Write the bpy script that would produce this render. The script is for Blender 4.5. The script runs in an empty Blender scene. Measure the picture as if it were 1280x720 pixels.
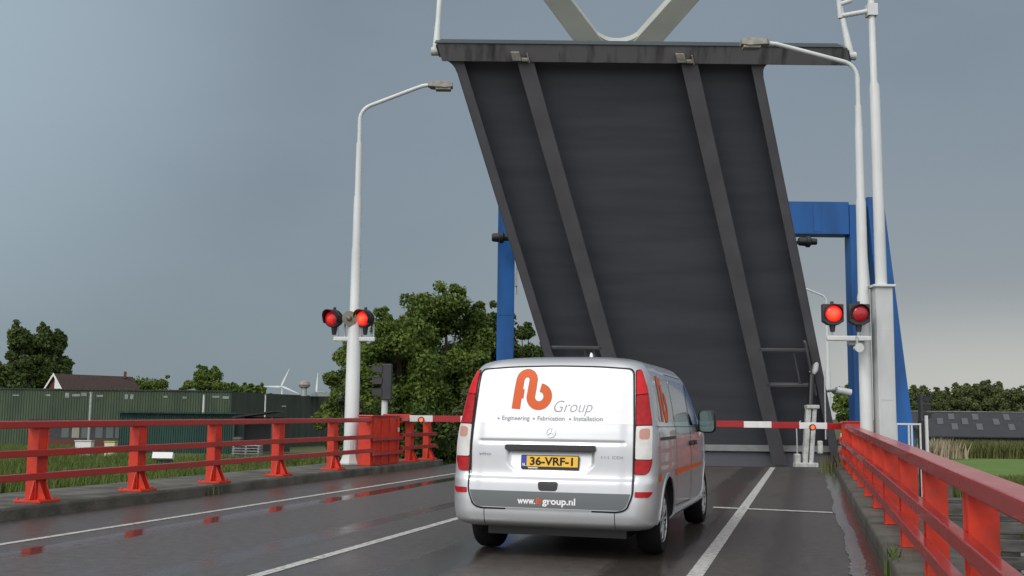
import bpy, bmesh, math, random
import numpy as np
from mathutils import Vector, Matrix, Euler
R = math.radians
random.seed(7)
scene = bpy.context.scene
C = scene.collection

# ------------------------------------------------------------------ camera
YAW, PITCH, ROLL, EYE, FPX = 0.26586, 0.11667, 0.011, 1.28, 1356.0
cam_d = bpy.data.cameras.new('camera'); cam = bpy.data.objects.new('camera', cam_d); C.objects.link(cam)
fw = Vector((-math.sin(YAW)*math.cos(PITCH), math.cos(YAW)*math.cos(PITCH), math.sin(PITCH)))
r0 = Vector((math.cos(YAW), math.sin(YAW), 0)); u0 = r0.cross(fw)
rt = r0*math.cos(ROLL)+u0*math.sin(ROLL); up = rt.cross(fw)
m = Matrix((rt, up, -fw)).transposed().to_4x4(); m.translation = (0, 0, EYE)
cam.matrix_world = m
cam_d.sensor_width = 36; cam_d.lens = 36*FPX/1280; cam_d.clip_start = .1; cam_d.clip_end = 9000
scene.camera = cam
scene.view_settings.view_transform = 'Standard'; scene.view_settings.look = 'None'
scene.view_settings.gamma = 1; scene.view_settings.exposure = 0.0
scene.view_settings.use_curve_mapping = False

# ------------------------------------------------------------------ sky: dark rain front ahead, bright overcast behind
SUN_EL, SUN_AZ = R(42), R(205)         # azimuth clockwise from +Y (the road direction)
w = bpy.data.worlds.new('World'); scene.world = w; w.use_nodes = True
N, L = w.node_tree.nodes, w.node_tree.links
N.clear()
def wn(t, **k):
    n = N.new(t)
    for a, b in k.items(): setattr(n, a, b)
    return n
out = wn('ShaderNodeOutputWorld'); bg = wn('ShaderNodeBackground'); bg.inputs[1].default_value = 0.1
L.new(bg.outputs[0], out.inputs[0])
nis = wn('ShaderNodeTexSky', sky_type='NISHITA', sun_disc=False, sun_elevation=SUN_EL, sun_rotation=SUN_AZ)
tc = wn('ShaderNodeTexCoord')
def wdot(v):
    n = wn('ShaderNodeVectorMath', operation='DOT_PRODUCT'); n.inputs[1].default_value = v
    L.new(tc.outputs['Generated'], n.inputs[0]); return n.outputs['Value']
def wmap(v, a, b, c, d, smooth=True):
    n = wn('ShaderNodeMapRange'); n.interpolation_type = 'SMOOTHSTEP' if smooth else 'LINEAR'
    for i, x in enumerate((a, b, c, d)): n.inputs[i+1].default_value = x
    L.new(v, n.inputs[0]); return n.outputs[0]
def wmix(f, a, b):
    n = wn('ShaderNodeMix', data_type='RGBA')
    if isinstance(f, (int, float)): n.inputs[0].default_value = f
    else: L.new(f, n.inputs[0])
    for i, x in ((6, a), (7, b)):
        if isinstance(x, tuple): n.inputs[i].default_value = (*x, 1)
        else: L.new(x, n.inputs[i])
    return n.outputs[2]
nz = wn('ShaderNodeTexNoise'); nz.inputs['Scale'].default_value = 1.6; nz.inputs['Detail'].default_value = 5; nz.inputs['Roughness'].default_value = .5
mp = wn('ShaderNodeMapping'); mp.inputs['Scale'].default_value = (1, 1, 2.6); L.new(tc.outputs['Generated'], mp.inputs[0]); L.new(mp.outputs[0], nz.inputs['Vector'])
def sc(c, k=10): return tuple(x*k for x in c)
base = wmix(wmap(nz.outputs['Fac'], .36, .64, 0, 1), sc((.198, .250, .295)), sc((.235, .290, .340)))
elev = wdot((0, 0, 1))
low = wmap(elev, .26, .02, 0, 1)
base = wmix(low, base, wmix(.5, base, sc((.235, .285, .315))))
right = wmap(wdot((.10, .995, 0)), .86, .998, 0, 1)      # brighter break to the right of the road
ln = wn('ShaderNodeMath', operation='MULTIPLY'); L.new(right, ln.inputs[0]); L.new(wmap(elev, .30, .0, 0, 1), ln.inputs[1])
base = wmix(ln.outputs[0], base, sc((.31, .33, .345)))
leftb = wmap(wdot((-.715, .60, .36)), .915, 1.02, 0, 1)
base = wmix(leftb, base, sc((.38, .48, .545)))
rl = wmap(wdot((.18, .98, .03)), .955, 1.0, 0, 1)
l2 = wn('ShaderNodeMath', operation='MULTIPLY'); L.new(rl, l2.inputs[0]); L.new(wmap(elev, .13, .02, 0, 1), l2.inputs[1])
base = wmix(l2.outputs[0], base, sc((.52, .525, .50)))
back = wmap(wdot((.05, -.82, .57)), -.15, .8, 0, 1)
base = wmix(back, base, sc((1.40, 1.42, 1.44)))
cov = wmix(.94, nis.outputs[0], base)
L.new(cov, bg.inputs[0])

sd = bpy.data.lights.new('sun', 'SUN'); sd.energy = 1.3; sd.angle = R(20); sd.color = (1, .97, .92)
sun = bpy.data.objects.new('sun', sd); C.objects.link(sun)
sdir = Vector((math.sin(SUN_AZ)*math.cos(SUN_EL), math.cos(SUN_AZ)*math.cos(SUN_EL), math.sin(SUN_EL)))
sun.rotation_euler = sdir.to_track_quat('Z', 'Y').to_euler()

# ------------------------------------------------------------------ helpers
E_ = Vector((math.cos(YAW), math.sin(YAW), 0)); N_ = Vector((-math.sin(YAW), math.cos(YAW), 0))
def W(s, d, z=0): return E_*s + N_*d + Vector((0, 0, z))     # the bridge is skewed: s along it, d across the canal
def ray(px, py): return fw + rt*((px-640)/FPX) - up*((py-360)/FPX)
def at(px, py, d):                                            # image point at distance d across the canal -> (s, z)
    v = ray(px, py); t = d/v.dot(N_); p = v*t; return p.dot(E_), p.z+EYE

def mat(name, col, rough=.6, metal=0, noise=0, nscale=3, bump=0, bscale=20, col2=None, spec=.5, emit=None, estr=0, coat=0, detail=4, stretch=(1,1,1), lo=.35, hi=.65, rvar=0):
    M = bpy.data.materials.new(name); M.use_nodes = True
    n, l = M.node_tree.nodes, M.node_tree.links
    b = n['Principled BSDF']
    b.inputs['Base Color'].default_value = (*col, 1); b.inputs['Roughness'].default_value = rough; b.inputs['Metallic'].default_value = metal
    b.inputs['Specular IOR Level'].default_value = spec; b.inputs['Coat Weight'].default_value = coat
    tcn = n.new('ShaderNodeTexCoord'); mpn = n.new('ShaderNodeMapping'); l.new(tcn.outputs['Object'], mpn.inputs[0]); mpn.inputs['Scale'].default_value = stretch
    if emit: b.inputs['Emission Color'].default_value = (*emit, 1); b.inputs['Emission Strength'].default_value = estr
    if noise or col2:
        c2 = col2 or tuple(x*(1-noise) for x in col)
        t = n.new('ShaderNodeTexNoise'); t.inputs['Scale'].default_value = nscale; t.inputs['Detail'].default_value = detail; l.new(mpn.outputs[0], t.inputs['Vector'])
        r = n.new('ShaderNodeMapRange'); r.inputs[1].default_value = lo; r.inputs[2].default_value = hi; l.new(t.outputs['Fac'], r.inputs[0])
        x = n.new('ShaderNodeMix'); x.data_type = 'RGBA'; l.new(r.outputs[0], x.inputs[0])
        x.inputs[6].default_value = (*col, 1); x.inputs[7].default_value = (*c2, 1); l.new(x.outputs[2], b.inputs['Base Color'])
        if rvar:
            r2 = n.new('ShaderNodeMapRange'); r2.inputs[3].default_value = rough; r2.inputs[4].default_value = rough+rvar; l.new(r.outputs[0], r2.inputs[0]); l.new(r2.outputs[0], b.inputs['Roughness'])
    if bump:
        t = n.new('ShaderNodeTexNoise'); t.inputs['Scale'].default_value = bscale; t.inputs['Detail'].default_value = 3; l.new(mpn.outputs[0], t.inputs['Vector'])
        bp = n.new('ShaderNodeBump'); bp.inputs['Strength'].default_value = bump; bp.inputs['Distance'].default_value = .02
        l.new(t.outputs['Fac'], bp.inputs['Height']); l.new(bp.outputs[0], b.inputs['Normal'])
    return M

def tag(o, label=None, cat=None, group=None, kind=None):
    if label: o['label'] = label
    if cat: o['category'] = cat
    if group: o['group'] = group
    if kind: o['kind'] = kind
    return o
def thing(name, label, cat, loc=(0, 0, 0), rotz=0, group=None):
    o = bpy.data.objects.new(name, None); C.objects.link(o); o.empty_display_size = .2
    o.location = loc; o.rotation_euler = (0, 0, rotz)
    return tag(o, label, cat, group)
def copy_tree(o, parent=None):
    c = o.copy(); C.objects.link(c); c.parent = parent
    for ch in list(o.children): copy_tree(ch, c)
    return c

class MB:
    def __init__(s): s.b = bmesh.new()
    def face(s, vs):
        try: return s.b.faces.new(vs)
        except ValueError: return None
    def box(s, c, d, rot=None):
        c = Vector(c); vs = []
        for x in (-.5, .5):
            for y in (-.5, .5):
                for z in (-.5, .5):
                    v = Vector((x*d[0], y*d[1], z*d[2]))
                    if rot is not None: v = rot @ v
                    vs.append(s.b.verts.new(c+v))
        for f in ((0,1,3,2),(4,6,7,5),(0,4,5,1),(2,3,7,6),(0,2,6,4),(1,5,7,3)): s.face([vs[i] for i in f])
        return s
    def hexa(s, P):   # 8 points: bottom 4 (ccw), top 4 (ccw)
        vs = [s.b.verts.new(p) for p in P]
        for f in ((3,2,1,0),(4,5,6,7),(0,1,5,4),(1,2,6,5),(2,3,7,6),(3,0,4,7)): s.face([vs[i] for i in f])
        return s
    def tube(s, pts, rad, n=12, caps=True):
        pts = [Vector(p) for p in pts]
        if not isinstance(rad, (list, tuple)): rad = [rad]*len(pts)
        rings = []
        prev = None
        for i, p in enumerate(pts):
            d = (pts[min(i+1, len(pts)-1)]-pts[max(i-1, 0)]).normalized()
            if prev is None:
                a = d.orthogonal().normalized()
            else:
                a = (prev-d*prev.dot(d)).normalized()
            prev = a; b_ = d.cross(a)
            rings.append([s.b.verts.new(p+(a*math.cos(2*math.pi*k/n)+b_*math.sin(2*math.pi*k/n))*rad[i]) for k in range(n)])
        for i in range(len(rings)-1):
            for k in range(n): s.face([rings[i][k], rings[i][(k+1) % n], rings[i+1][(k+1) % n], rings[i+1][k]])
        if caps: s.face(rings[0][::-1]); s.face(rings[-1])
        return s
    def prism(s, poly, off, conv=None):   # closed polygon (3D points) extruded by vector off
        off = Vector(off); A = [s.b.verts.new(Vector(p)) for p in poly]; B = [s.b.verts.new(Vector(p)+off) for p in poly]
        s.face(A[::-1]); s.face(B)
        for i in range(len(A)): j = (i+1) % len(A); s.face([A[i], A[j], B[j], B[i]])
        return s
    def lathe(s, prof, axis='X', c=(0,0,0), n=40, close=False):   # prof: (along, radius)
        c = Vector(c); rings = []
        for a, r in prof:
            ring = []
            for k in range(n):
                t = 2*math.pi*k/n; p = {'X': (a, r*math.cos(t), r*math.sin(t)), 'Y': (r*math.cos(t), a, r*math.sin(t)), 'Z': (r*math.cos(t), r*math.sin(t), a)}[axis]
                ring.append(s.b.verts.new(c+Vector(p)))
            rings.append(ring)
        m = len(rings)
        for i in range(m if close else m-1):
            for k in range(n): s.face([rings[i][k], rings[i][(k+1) % n], rings[(i+1) % m][(k+1) % n], rings[(i+1) % m][k]])
        if not close:
            if prof[0][1] > 1e-4: s.face(rings[0])
            if prof[-1][1] > 1e-4: s.face(rings[-1])
        return s
    def build(s, name, material, parent=None, smooth=False, bevel=0, seg=2):
        bmesh.ops.remove_doubles(s.b, verts=s.b.verts, dist=1e-5)
        bmesh.ops.recalc_face_normals(s.b, faces=s.b.faces)
        me = bpy.data.meshes.new(name); s.b.to_mesh(me); s.b.free()
        mats = material if isinstance(material, (list, tuple)) else [material]
        for x in mats: me.materials.append(x)
        if smooth:
            me.polygons.foreach_set('use_smooth', [True]*len(me.polygons))
            try: me.set_sharp_from_angle(angle=R(38))
            except Exception: pass
        o = bpy.data.objects.new(name, me); C.objects.link(o)
        if parent: o.parent = parent
        if bevel:
            md = o.modifiers.new('bevel', 'BEVEL'); md.width = bevel; md.segments = seg; md.limit_method = 'ANGLE'; md.angle_limit = R(40)
        return o
def pydata(name, V, F, material, parent=None, smooth=False):
    me = bpy.data.meshes.new(name); me.from_pydata(V, [], F); me.update(); me.materials.append(material)
    if smooth: me.polygons.foreach_set('use_smooth', [True]*len(me.polygons))
    o = bpy.data.objects.new(name, me); C.objects.link(o)
    if parent: o.parent = parent
    return o

# ------------------------------------------------------------------ materials
M = {}
M['post_red'] = mat('post_red', (.62, .035, .012), .42, col2=(.30, .030, .018), nscale=6, bump=.1, bscale=30, rvar=.2, lo=.46, hi=.85, detail=7)
M['rail_red'] = mat('rail_red', (.40, .030, .024), .26, col2=(.31, .034, .027), nscale=2, rvar=.10, coat=.2, lo=.4, hi=.8, detail=3)
M['white_paint'] = mat('white_paint', (.62, .64, .63), .45, noise=.16, nscale=2.5, bump=.05, stretch=(1,1,.3))
M['mast_paint'] = mat('mast_paint', (.52, .54, .53), .5, noise=.18, nscale=3, stretch=(1,1,.3))
M['galv'] = mat('galvanised', (.42, .43, .43), .45, metal=.4, noise=.2, nscale=8)
M['black'] = mat('black_plastic', (.012, .012, .013), .45)
M['dkgrey'] = mat('dark_grey', (.04, .04, .045), .5, noise=.3)
M['lamphead'] = mat('lamp_head', (.30, .28, .24), .6, noise=.35, nscale=9)
M['glass_dull'] = mat('lamp_glass', (.28, .27, .22), .2)
M['blue'] = mat('blue_paint', (.012, .108, .35), .45, spec=.35, noise=.4, nscale=1.1, bump=.08, bscale=4, stretch=(1, 1, .22), detail=8)
M['blue_dark'] = M['blue']
M['leafgrey'] = mat('leaf_steel', (.088, .091, .108), .5, col2=(.070, .072, .086), nscale=.9, stretch=(.25, 1.6, 2.2), bump=.15, bscale=6, detail=8)
M['girder'] = mat('girder_steel', (.125, .122, .134), .5, col2=(.10, .095, .103), nscale=.8, bump=.1, bscale=5, detail=8)
M['crossbeam'] = mat('crossbeam_steel', (.125, .118, .122), .6, col2=(.028, .025, .026), nscale=2.2, stretch=(1.5, .4, .25), lo=.48, hi=.72, detail=7)
M['cream'] = mat('cream_steel', (.43, .45, .40), .5, noise=.12, nscale=.8)
M['concrete'] = mat('concrete', (.125, .112, .092), .6, col2=(.055, .053, .042), nscale=2.5, bump=.5, bscale=25, detail=9, rvar=.2)
M['line'] = mat('line_paint', (.50, .49, .46), .42, col2=(.20, .19, .17), nscale=16, lo=.46, hi=.72, detail=8)
M['timber'] = mat('timber', (.11, .105, .095), .8, col2=(.035, .033, .03), nscale=2, stretch=(.4, 3, 3), bump=.4)
M['timber_wet'] = mat('timber_wet', (.02, .02, .018), .5, noise=.4)

# asphalt: dark, wet, with slick bands in the wheel tracks
def asphalt():
    A = bpy.data.materials.new('wet_asphalt'); A.use_nodes = True
    n, l = A.node_tree.nodes, A.node_tree.links; b = n['Principled BSDF']
    tcn = n.new('ShaderNodeTexCoord')
    def noise(scale, det=5, st=(1,1,1)):
        mpn = n.new('ShaderNodeMapping'); mpn.inputs['Scale'].default_value = st; l.new(tcn.outputs['Object'], mpn.inputs[0])
        t = n.new('ShaderNodeTexNoise'); t.inputs['Scale'].default_value = scale; t.inputs['Detail'].default_value = det; l.new(mpn.outputs[0], t.inputs['Vector']); return t.outputs['Fac']
    def mr(v, a, b2, c, d):
        r = n.new('ShaderNodeMapRange'); 
        for i, x in enumerate((a, b2, c, d)): r.inputs[i+1].default_value = x
        l.new(v, r.inputs[0]); return r.outputs[0]
    def ma(op, a, c):
        x = n.new('ShaderNodeMath'); x.operation = op
        for i, v in enumerate((a, c)):
            if isinstance(v, (int, float)): x.inputs[i].default_value = v
            else: l.new(v, x.inputs[i])
        return x.outputs[0]
    big = noise(.55, 5, (1, .35, 1)); fine = noise(45, 3); mid = noise(9, 9)
    sep = n.new('ShaderNodeSeparateXYZ'); l.new(tcn.outputs['Object'], sep.inputs[0])
    # wheel tracks polished by traffic hold a film of water
    tr = None; xw = ma('ADD', sep.outputs[0], mr(noise(.35, 2, (.2, 1, 1)), 0, 1, -.07, .07))
    for x0, wd, st in ((-6.87, .13, 1.0), (-4.96, .12, .62), (-3.15, .22, .75), (-1.4, .22, .65), (-.25, .10, .3)):
        d = ma('ABSOLUTE', ma('SUBTRACT', xw, x0), 0)
        k = mr(d, wd, wd+.12, st, 0)
        tr = k if tr is None else ma('MAXIMUM', tr, k)
    wet = ma('MAXIMUM', ma('MULTIPLY', tr, mr(mid, .25, .6, .75, 1)), mr(big, .54, .74, 0, .55))
    x = n.new('ShaderNodeMix'); x.data_type = 'RGBA'; l.new(mr(mid, .3, .7, 0, 1), x.inputs[0])
    x.inputs[6].default_value = (.084, .070, .062, 1); x.inputs[7].default_value = (.046, .039, .035, 1)
    x3 = n.new('ShaderNodeMix'); x3.data_type = 'RGBA'; l.new(mr(fine, .56, .70, 0, .75), x3.inputs[0]); l.new(x.outputs[2], x3.inputs[6]); x3.inputs[7].default_value = (.15, .135, .12, 1)
    x2 = n.new('ShaderNodeMix'); x2.data_type = 'RGBA'; l.new(wet, x2.inputs[0]); l.new(x3.outputs[2], x2.inputs[6]); x2.inputs[7].default_value = (.042, .036, .033, 1)
    l.new(x2.outputs[2], b.inputs['Base Color'])
    l.new(ma('ADD', mr(wet, 0, 1, .40, .045), ma('MULTIPLY', mid, .05)), b.inputs['Roughness'])
    bp = n.new('ShaderNodeBump'); bp.inputs['Distance'].default_value = .006
    l.new(mr(wet, 0, 1, .55, .02), bp.inputs['Strength']); l.new(fine, bp.inputs['Height']); l.new(bp.outputs[0], b.inputs['Normal'])
    return A
M['asphalt'] = asphalt()

# ------------------------------------------------------------------ ground, water, road
def grassmat(name, a, b_, sc_):
    g = mat(name, a, .9, col2=b_, nscale=sc_, bump=.8, bscale=3, detail=9, spec=.2); return g
M['grass'] = grassmat('grass_ground', (.060, .085, .025), (.10, .095, .045), .12)
def sheet(name, rows, smin, smax, material, kind='structure', cols=24):
    V, F = [], []
    ss = [smin+(smax-smin)*i/cols for i in range(cols+1)]
    for d, z in rows:
        for s in ss: V.append(W(s, d, z))
    k = cols+1
    for i in range(len(rows)-1):
        for j in range(cols): F.append((i*k+j, i*k+j+1, (i+1)*k+j+1, (i+1)*k+j))
    o = pydata(name, V, F, material); tag(o, kind=kind); return o
sheet('ground', [(-3000, -2.2), (-60, -2.2), (-8, -2.2), (-4, -3.6), (44, -3.8), (46.2, -3.1), (48.5, -2.35), (51, -2.2), (70, -2.2), (120, -2.2), (400, -2.2), (4500, -2.2)], -3500, 3500, M['grass'], cols=14)
M['water'] = mat('canal_water', (.018, .024, .02), .06, bump=.25, bscale=1.2)
sheet('water', [(-5, -3.0), (47, -3.0)], -600, 600, M['water'], cols=1)
# pale mown field on the right
M['field'] = grassmat('mown_field', (.085, .155, .030), (.12, .17, .05), .35)
pydata('field', [W(14, 60, -2.19), W(200, 60, -2.19), W(200, 101, -2.19), W(14, 101, -2.19)], [(0,1,2,3)], M['field'])['kind'] = 'structure'

END = 28.75                                   # tip line of the closed bridge: where the fixed deck stops
def yend(x, d=END): return (d + x*math.sin(YAW))/math.cos(YAW)
def strip(name, x0, x1, z0, z1, mtl, d=END, ys=-40, bevel=0):
    b = MB(); ye0, ye1 = yend(x0, d), yend(x1, d)
    b.hexa([(x0, ys, z0), (x1, ys, z0), (x1, ye1, z0), (x0, ye0, z0), (x0, ys, z1), (x1, ys, z1), (x1, ye1, z1), (x0, ye0, z1)])
    o = b.build(name, mtl, bevel=bevel); o['kind'] = 'structure'; return o
strip('road', -8.96, .62, -.9, 0, M['asphalt'])
strip('pavement', -10.6, -8.963, -.95, .15, M['concrete'], d=27.9, bevel=.03)
strip('kerb', .623, 1.30, -.95, .15, M['concrete'], d=28.4, bevel=.03)
# steel edge of the deck
b = MB(); x0, x1 = -8.95, .61
b.hexa([(x0, yend(x0)+.003, -.5), (x1, yend(x1)+.003, -.5), (x1, yend(x1)+.06, -.5), (x0, yend(x0)+.06, -.5), (x0, yend(x0)+.003, .012), (x1, yend(x1)+.003, .012), (x1, yend(x1)+.06, .012), (x0, yend(x0)+.06, .012)])
b.build('deck_edge', M['dkgrey'])['kind'] = 'structure'
# pier legs under the fixed deck
b = MB()
for Y in (2, 12, 22):
    for x in (-9, -4.2, .3): b.tube([(x, Y+x*.27, -3.9), (x, Y+x*.27, -.9)], .35, 16)
b.build('bridge_pier', M['concrete'], smooth=True)['kind'] = 'structure'

def mark(x0, x1, y0, y1, name='road_marking', skew=False, z=.004, m_=None):
    e0, e1 = (yend(x0, y1) if skew else y1), (yend(x1, y1) if skew else y1)
    o = pydata(name, [(x0, y0, z), (x1, y0, z), (x1, e1, z), (x0, e0, z)], [(0,1,2,3)], m_ or M['line']); o['kind'] = 'structure'; return o
mark(-7.505, -7.405, -30, 28.5, skew=True)
mark(-.975, -.845, -30, 28.6, skew=True)
y = -6.0
while y < 27.5:                                    # centre line painted in butted lengths
    mark(-4.275, -4.165, y, min(y+2.98, 28.2)); y += 3.0
o = pydata('road_marking', [(-1.33, 15.85, .0075), (.30, 15.6, .0075), (.30, 15.78, .0075), (-1.33, 16.05, .0075)], [(0,1,2,3)], M['line']); o['kind'] = 'structure'
# gutter with standing water along the right kerb
rnd = random.Random(3)
V, F = [], []
n_ = 260
for i in range(n_+1):
    yy = 4+i*(27.5-4)/n_; wd = .185+.015*math.sin(yy*.9)+.012*math.sin(yy*2.7+1)+rnd.uniform(-.008, .008)
    V += [(.60-wd, yy, .004), (.615, yy, .004)]
    if i: k = 2*i; F.append((k-2, k-1, k+1, k))
rnd2 = random.Random(9); V2, F2 = [], []
for i in range(n_+1):
    yy = 4+i*(27.5-4)/n_; a_ = V[2*i][0]+.03; V2 += [(a_-.11-.012*math.sin(yy*1.3)+rnd2.uniform(-.012, .012), yy, .0075), (a_+.02+rnd2.uniform(-.01, .01), yy, .0075)]
    if i: k = 2*i; F2.append((k-2, k-1, k+1, k))
M['gutter'] = mat('gutter', (.15, .147, .138), .25, col2=(.09, .085, .08), nscale=9, bump=.2, detail=6)
pydata('gutter', V2, F2, M['gutter'])['kind'] = 'structure'
M['puddle'] = mat('puddle', (.05, .046, .04), .10, spec=.6, bump=.25, bscale=14)
pydata('puddle', V, F, M['puddle'])['kind'] = 'structure'

# ------------------------------------------------------------------ red railings
def rail_post(x, y, side, zt, parent, w_=.2):
    zt = zt(y); b = MB()                       # side: +1 if the road lies towards +x of the post
    # I-shaped post: two flanges across the rail line and a web
    h0, h1 = .15, zt-.05
    b.box((x, y-w_/2+.012, (h0+h1)/2), (.15, .024, h1-h0)); b.box((x, y+w_/2-.012, (h0+h1)/2), (.15, .024, h1-h0))
    b.box((x+side*.052, y, (h0+h1)/2), (.03, w_-.05, h1-h0-.004))
    # flared foot with gussets and base plate
    for sy in (-1, 1) if side > 0 else ():
        b.prism([(x+side*.06, y+sy*(w_/2+.002), .185), (x+side*.06, y+sy*(w_/2+.075), .185), (x+side*.06, y+sy*(w_/2+.002), .42)], (side*-.02, 0, 0))
        b.prism([(x+side*.078, y+sy*.06-.008, .185), (x+side*.20, y+sy*.06-.008, .185), (x+side*.078, y+sy*.06-.008, .44)], (0, .016, 0))
    b.box((x+side*.03, y, .168), (.38, w_+.18, .032)) if side > 0 else b.box((x, y, .158), (.17, w_+.02, .012))
    for sx in (-.13, .17) if side > 0 else ():
        for sy in (-1, 1): b.tube([(x+side*sx, y+sy*(w_/2+.055), .18), (x+side*sx, y+sy*(w_/2+.055), .205)], .018, 8)
    return b.build('post', M['post_red'], parent, bevel=.004, seg=1)
def railing(name, label, x, ya, yb, ys, side, zt, loc_group):
    t = thing(name, label, 'railing', (x, ya, .15), 0, loc_group)
    t2 = Matrix.Translation((-x, -ya, -.15))
    def fix(o): o.data.transform(t2); return o
    for y in ys: fix(rail_post(x, y, side, zt, t))
    def bar(xc, wx, hz, fz, nm, bv):
        za, zb = fz(ya), fz(yb); a, c = xc-wx/2, xc+wx/2
        fix(MB().hexa([(a, ya, za-hz), (c, ya, za-hz), (c, yb, zb-hz), (a, yb, zb-hz), (a, ya, za), (c, ya, za), (c, yb, zb), (a, yb, zb)]).build(nm, M['rail_red'], t, bevel=bv))
    bar(x+side*.02, .17, .09, zt, 'top_rail', .012)
    bar(x+side*.115, .075, .085, lambda y: .15+(zt(y)-.15)*.63+.02, 'middle_rail', .008)
    bar(x+side*.115, .075, .085, lambda y: .15+(zt(y)-.15)*.365, 'lower_rail', .008)
    return t
LX, RX = -9.25, .86
def ZL(y): return 1.155+.004*(y-14)
def ZR(y): return .992+.0085*(y-5)
railing('railing', 'long red railing along the left edge of the road, before the white lamp post', LX, 2.6, 22.15, [3.2, 5.3, 7.4, 9.5, 11.62, 13.72, 15.8, 18.0, 20.35], 1, ZL, 'red bridge railings')
railing('railing', 'short end piece of red railing beyond the red box, beneath the left boom', LX, 23.93, 26.35, [24.75, 26.0], 1, ZL, 'red bridge railings')
railing('railing', 'red steel railing running away along the right kerb, closest to the viewer', RX, 1.2, 25.1, [2.0, 4.1, 6.2, 8.35, 10.5, 12.7, 14.9, 17.1, 19.3, 21.5, 23.7], -1, ZR, 'red bridge railings')
railing('railing', 'short red railing at the bridge end on the right, past the right boom', RX, 27.1, 28.9, [28.4], -1, ZR, 'red bridge railings')
def cabinet(label, x, y0, y1, side, zt):
    t = thing('barrier_cabinet', label, 'cabinet', (x, (y0+y1)/2, .15), 0, 'red barrier cabinets'); h = zt-.15; Ly = y1-y0
    MB().box((-side*.08, 0, h/2), (.30, Ly, h)).build('housing', M['post_red'], t, bevel=.012)
    for k in range(4): MB().box((side*.085, -Ly/2+.15+k*(Ly-.3)/3, h/2), (.03, .09, h-.1)).build('rib', M['post_red'], t, bevel=.004)
    for z in (.58, .26): MB().box((side*.135, 0, z), (.06, Ly+.004, .08)).build('rail', M['rail_red'], t, bevel=.006)
    MB().box((-side*.06, 0, h+.012), (.36, Ly+.05, .03)).build('lid', M['rail_red'], t, bevel=.006)
    MB().box((side*.12, Ly/2-.2, h-.3), (.03, .05, .09)).build('lock', M['white_paint'], t)
cabinet('red ribbed steel box between the left railings, just right of the white lamp post', LX, 22.17, 23.9, 1, 1.22)
cabinet('red ribbed steel box in the right railing at the foot of the right boom', RX, 25.12, 27.05, -1, 1.20)

# ------------------------------------------------------------------ barriers
M['boom_red'] = mat('boom_red', (.36, .015, .02), .35, noise=.15)
M['boom_white'] = mat('boom_white', (.75, .75, .73), .35, noise=.1, nscale=6)
M['signal_on'] = mat('lamp_red_lit', (.6, .02, .02), .3, emit=(1, .10, .03), estr=2.2)
def barrier(label, s0, z0, dirn, n, first, seg=.66, slope=0):
    o = thing('barrier', label, 'barrier', W(s0, 26, z0), YAW, 'red and white barriers closing the road')
    x = 0.0; k = 0; L0 = first
    while k < n:
        ln_ = L0 if k == 0 else seg
        xc = dirn*(x+ln_/2); c = (xc, 0, slope*(x+ln_/2))
        wh = (k % 2 == 0) == (o['label'].startswith('left'))
        MB().box(c, (ln_, .09, .15)).build('white_band' if wh else 'red_band', M['boom_white'] if wh else M['boom_red'], o, bevel=.006)
        x += ln_; k += 1
    MB().box((-dirn*.32, .10, 0), (.66, .07, .20)).build('pivot_arm', M['post_red'], o, bevel=.01)
    px_ = .28 if dirn > 0 else -.86
    l = MB().tube([(px_, -.055, -.03), (px_, -.10, -.03)], .075, 16).build('warning_lamp', M['black'], o)
    MB().tube([(px_, -.101, -.03), (px_, -.125, -.03)], [.046, .035], 16).build('lens', M['signal_on'], l, smooth=True)
    return o
barrier('left boom of red and white bands starting above the end of the left railing', -2.40, 1.175, 1, 7, .55)
ro = barrier('right boom of red and white bands crossing in front of the raised leaf', 8.02, 1.10, -1, 8, .50, slope=.010)

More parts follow.
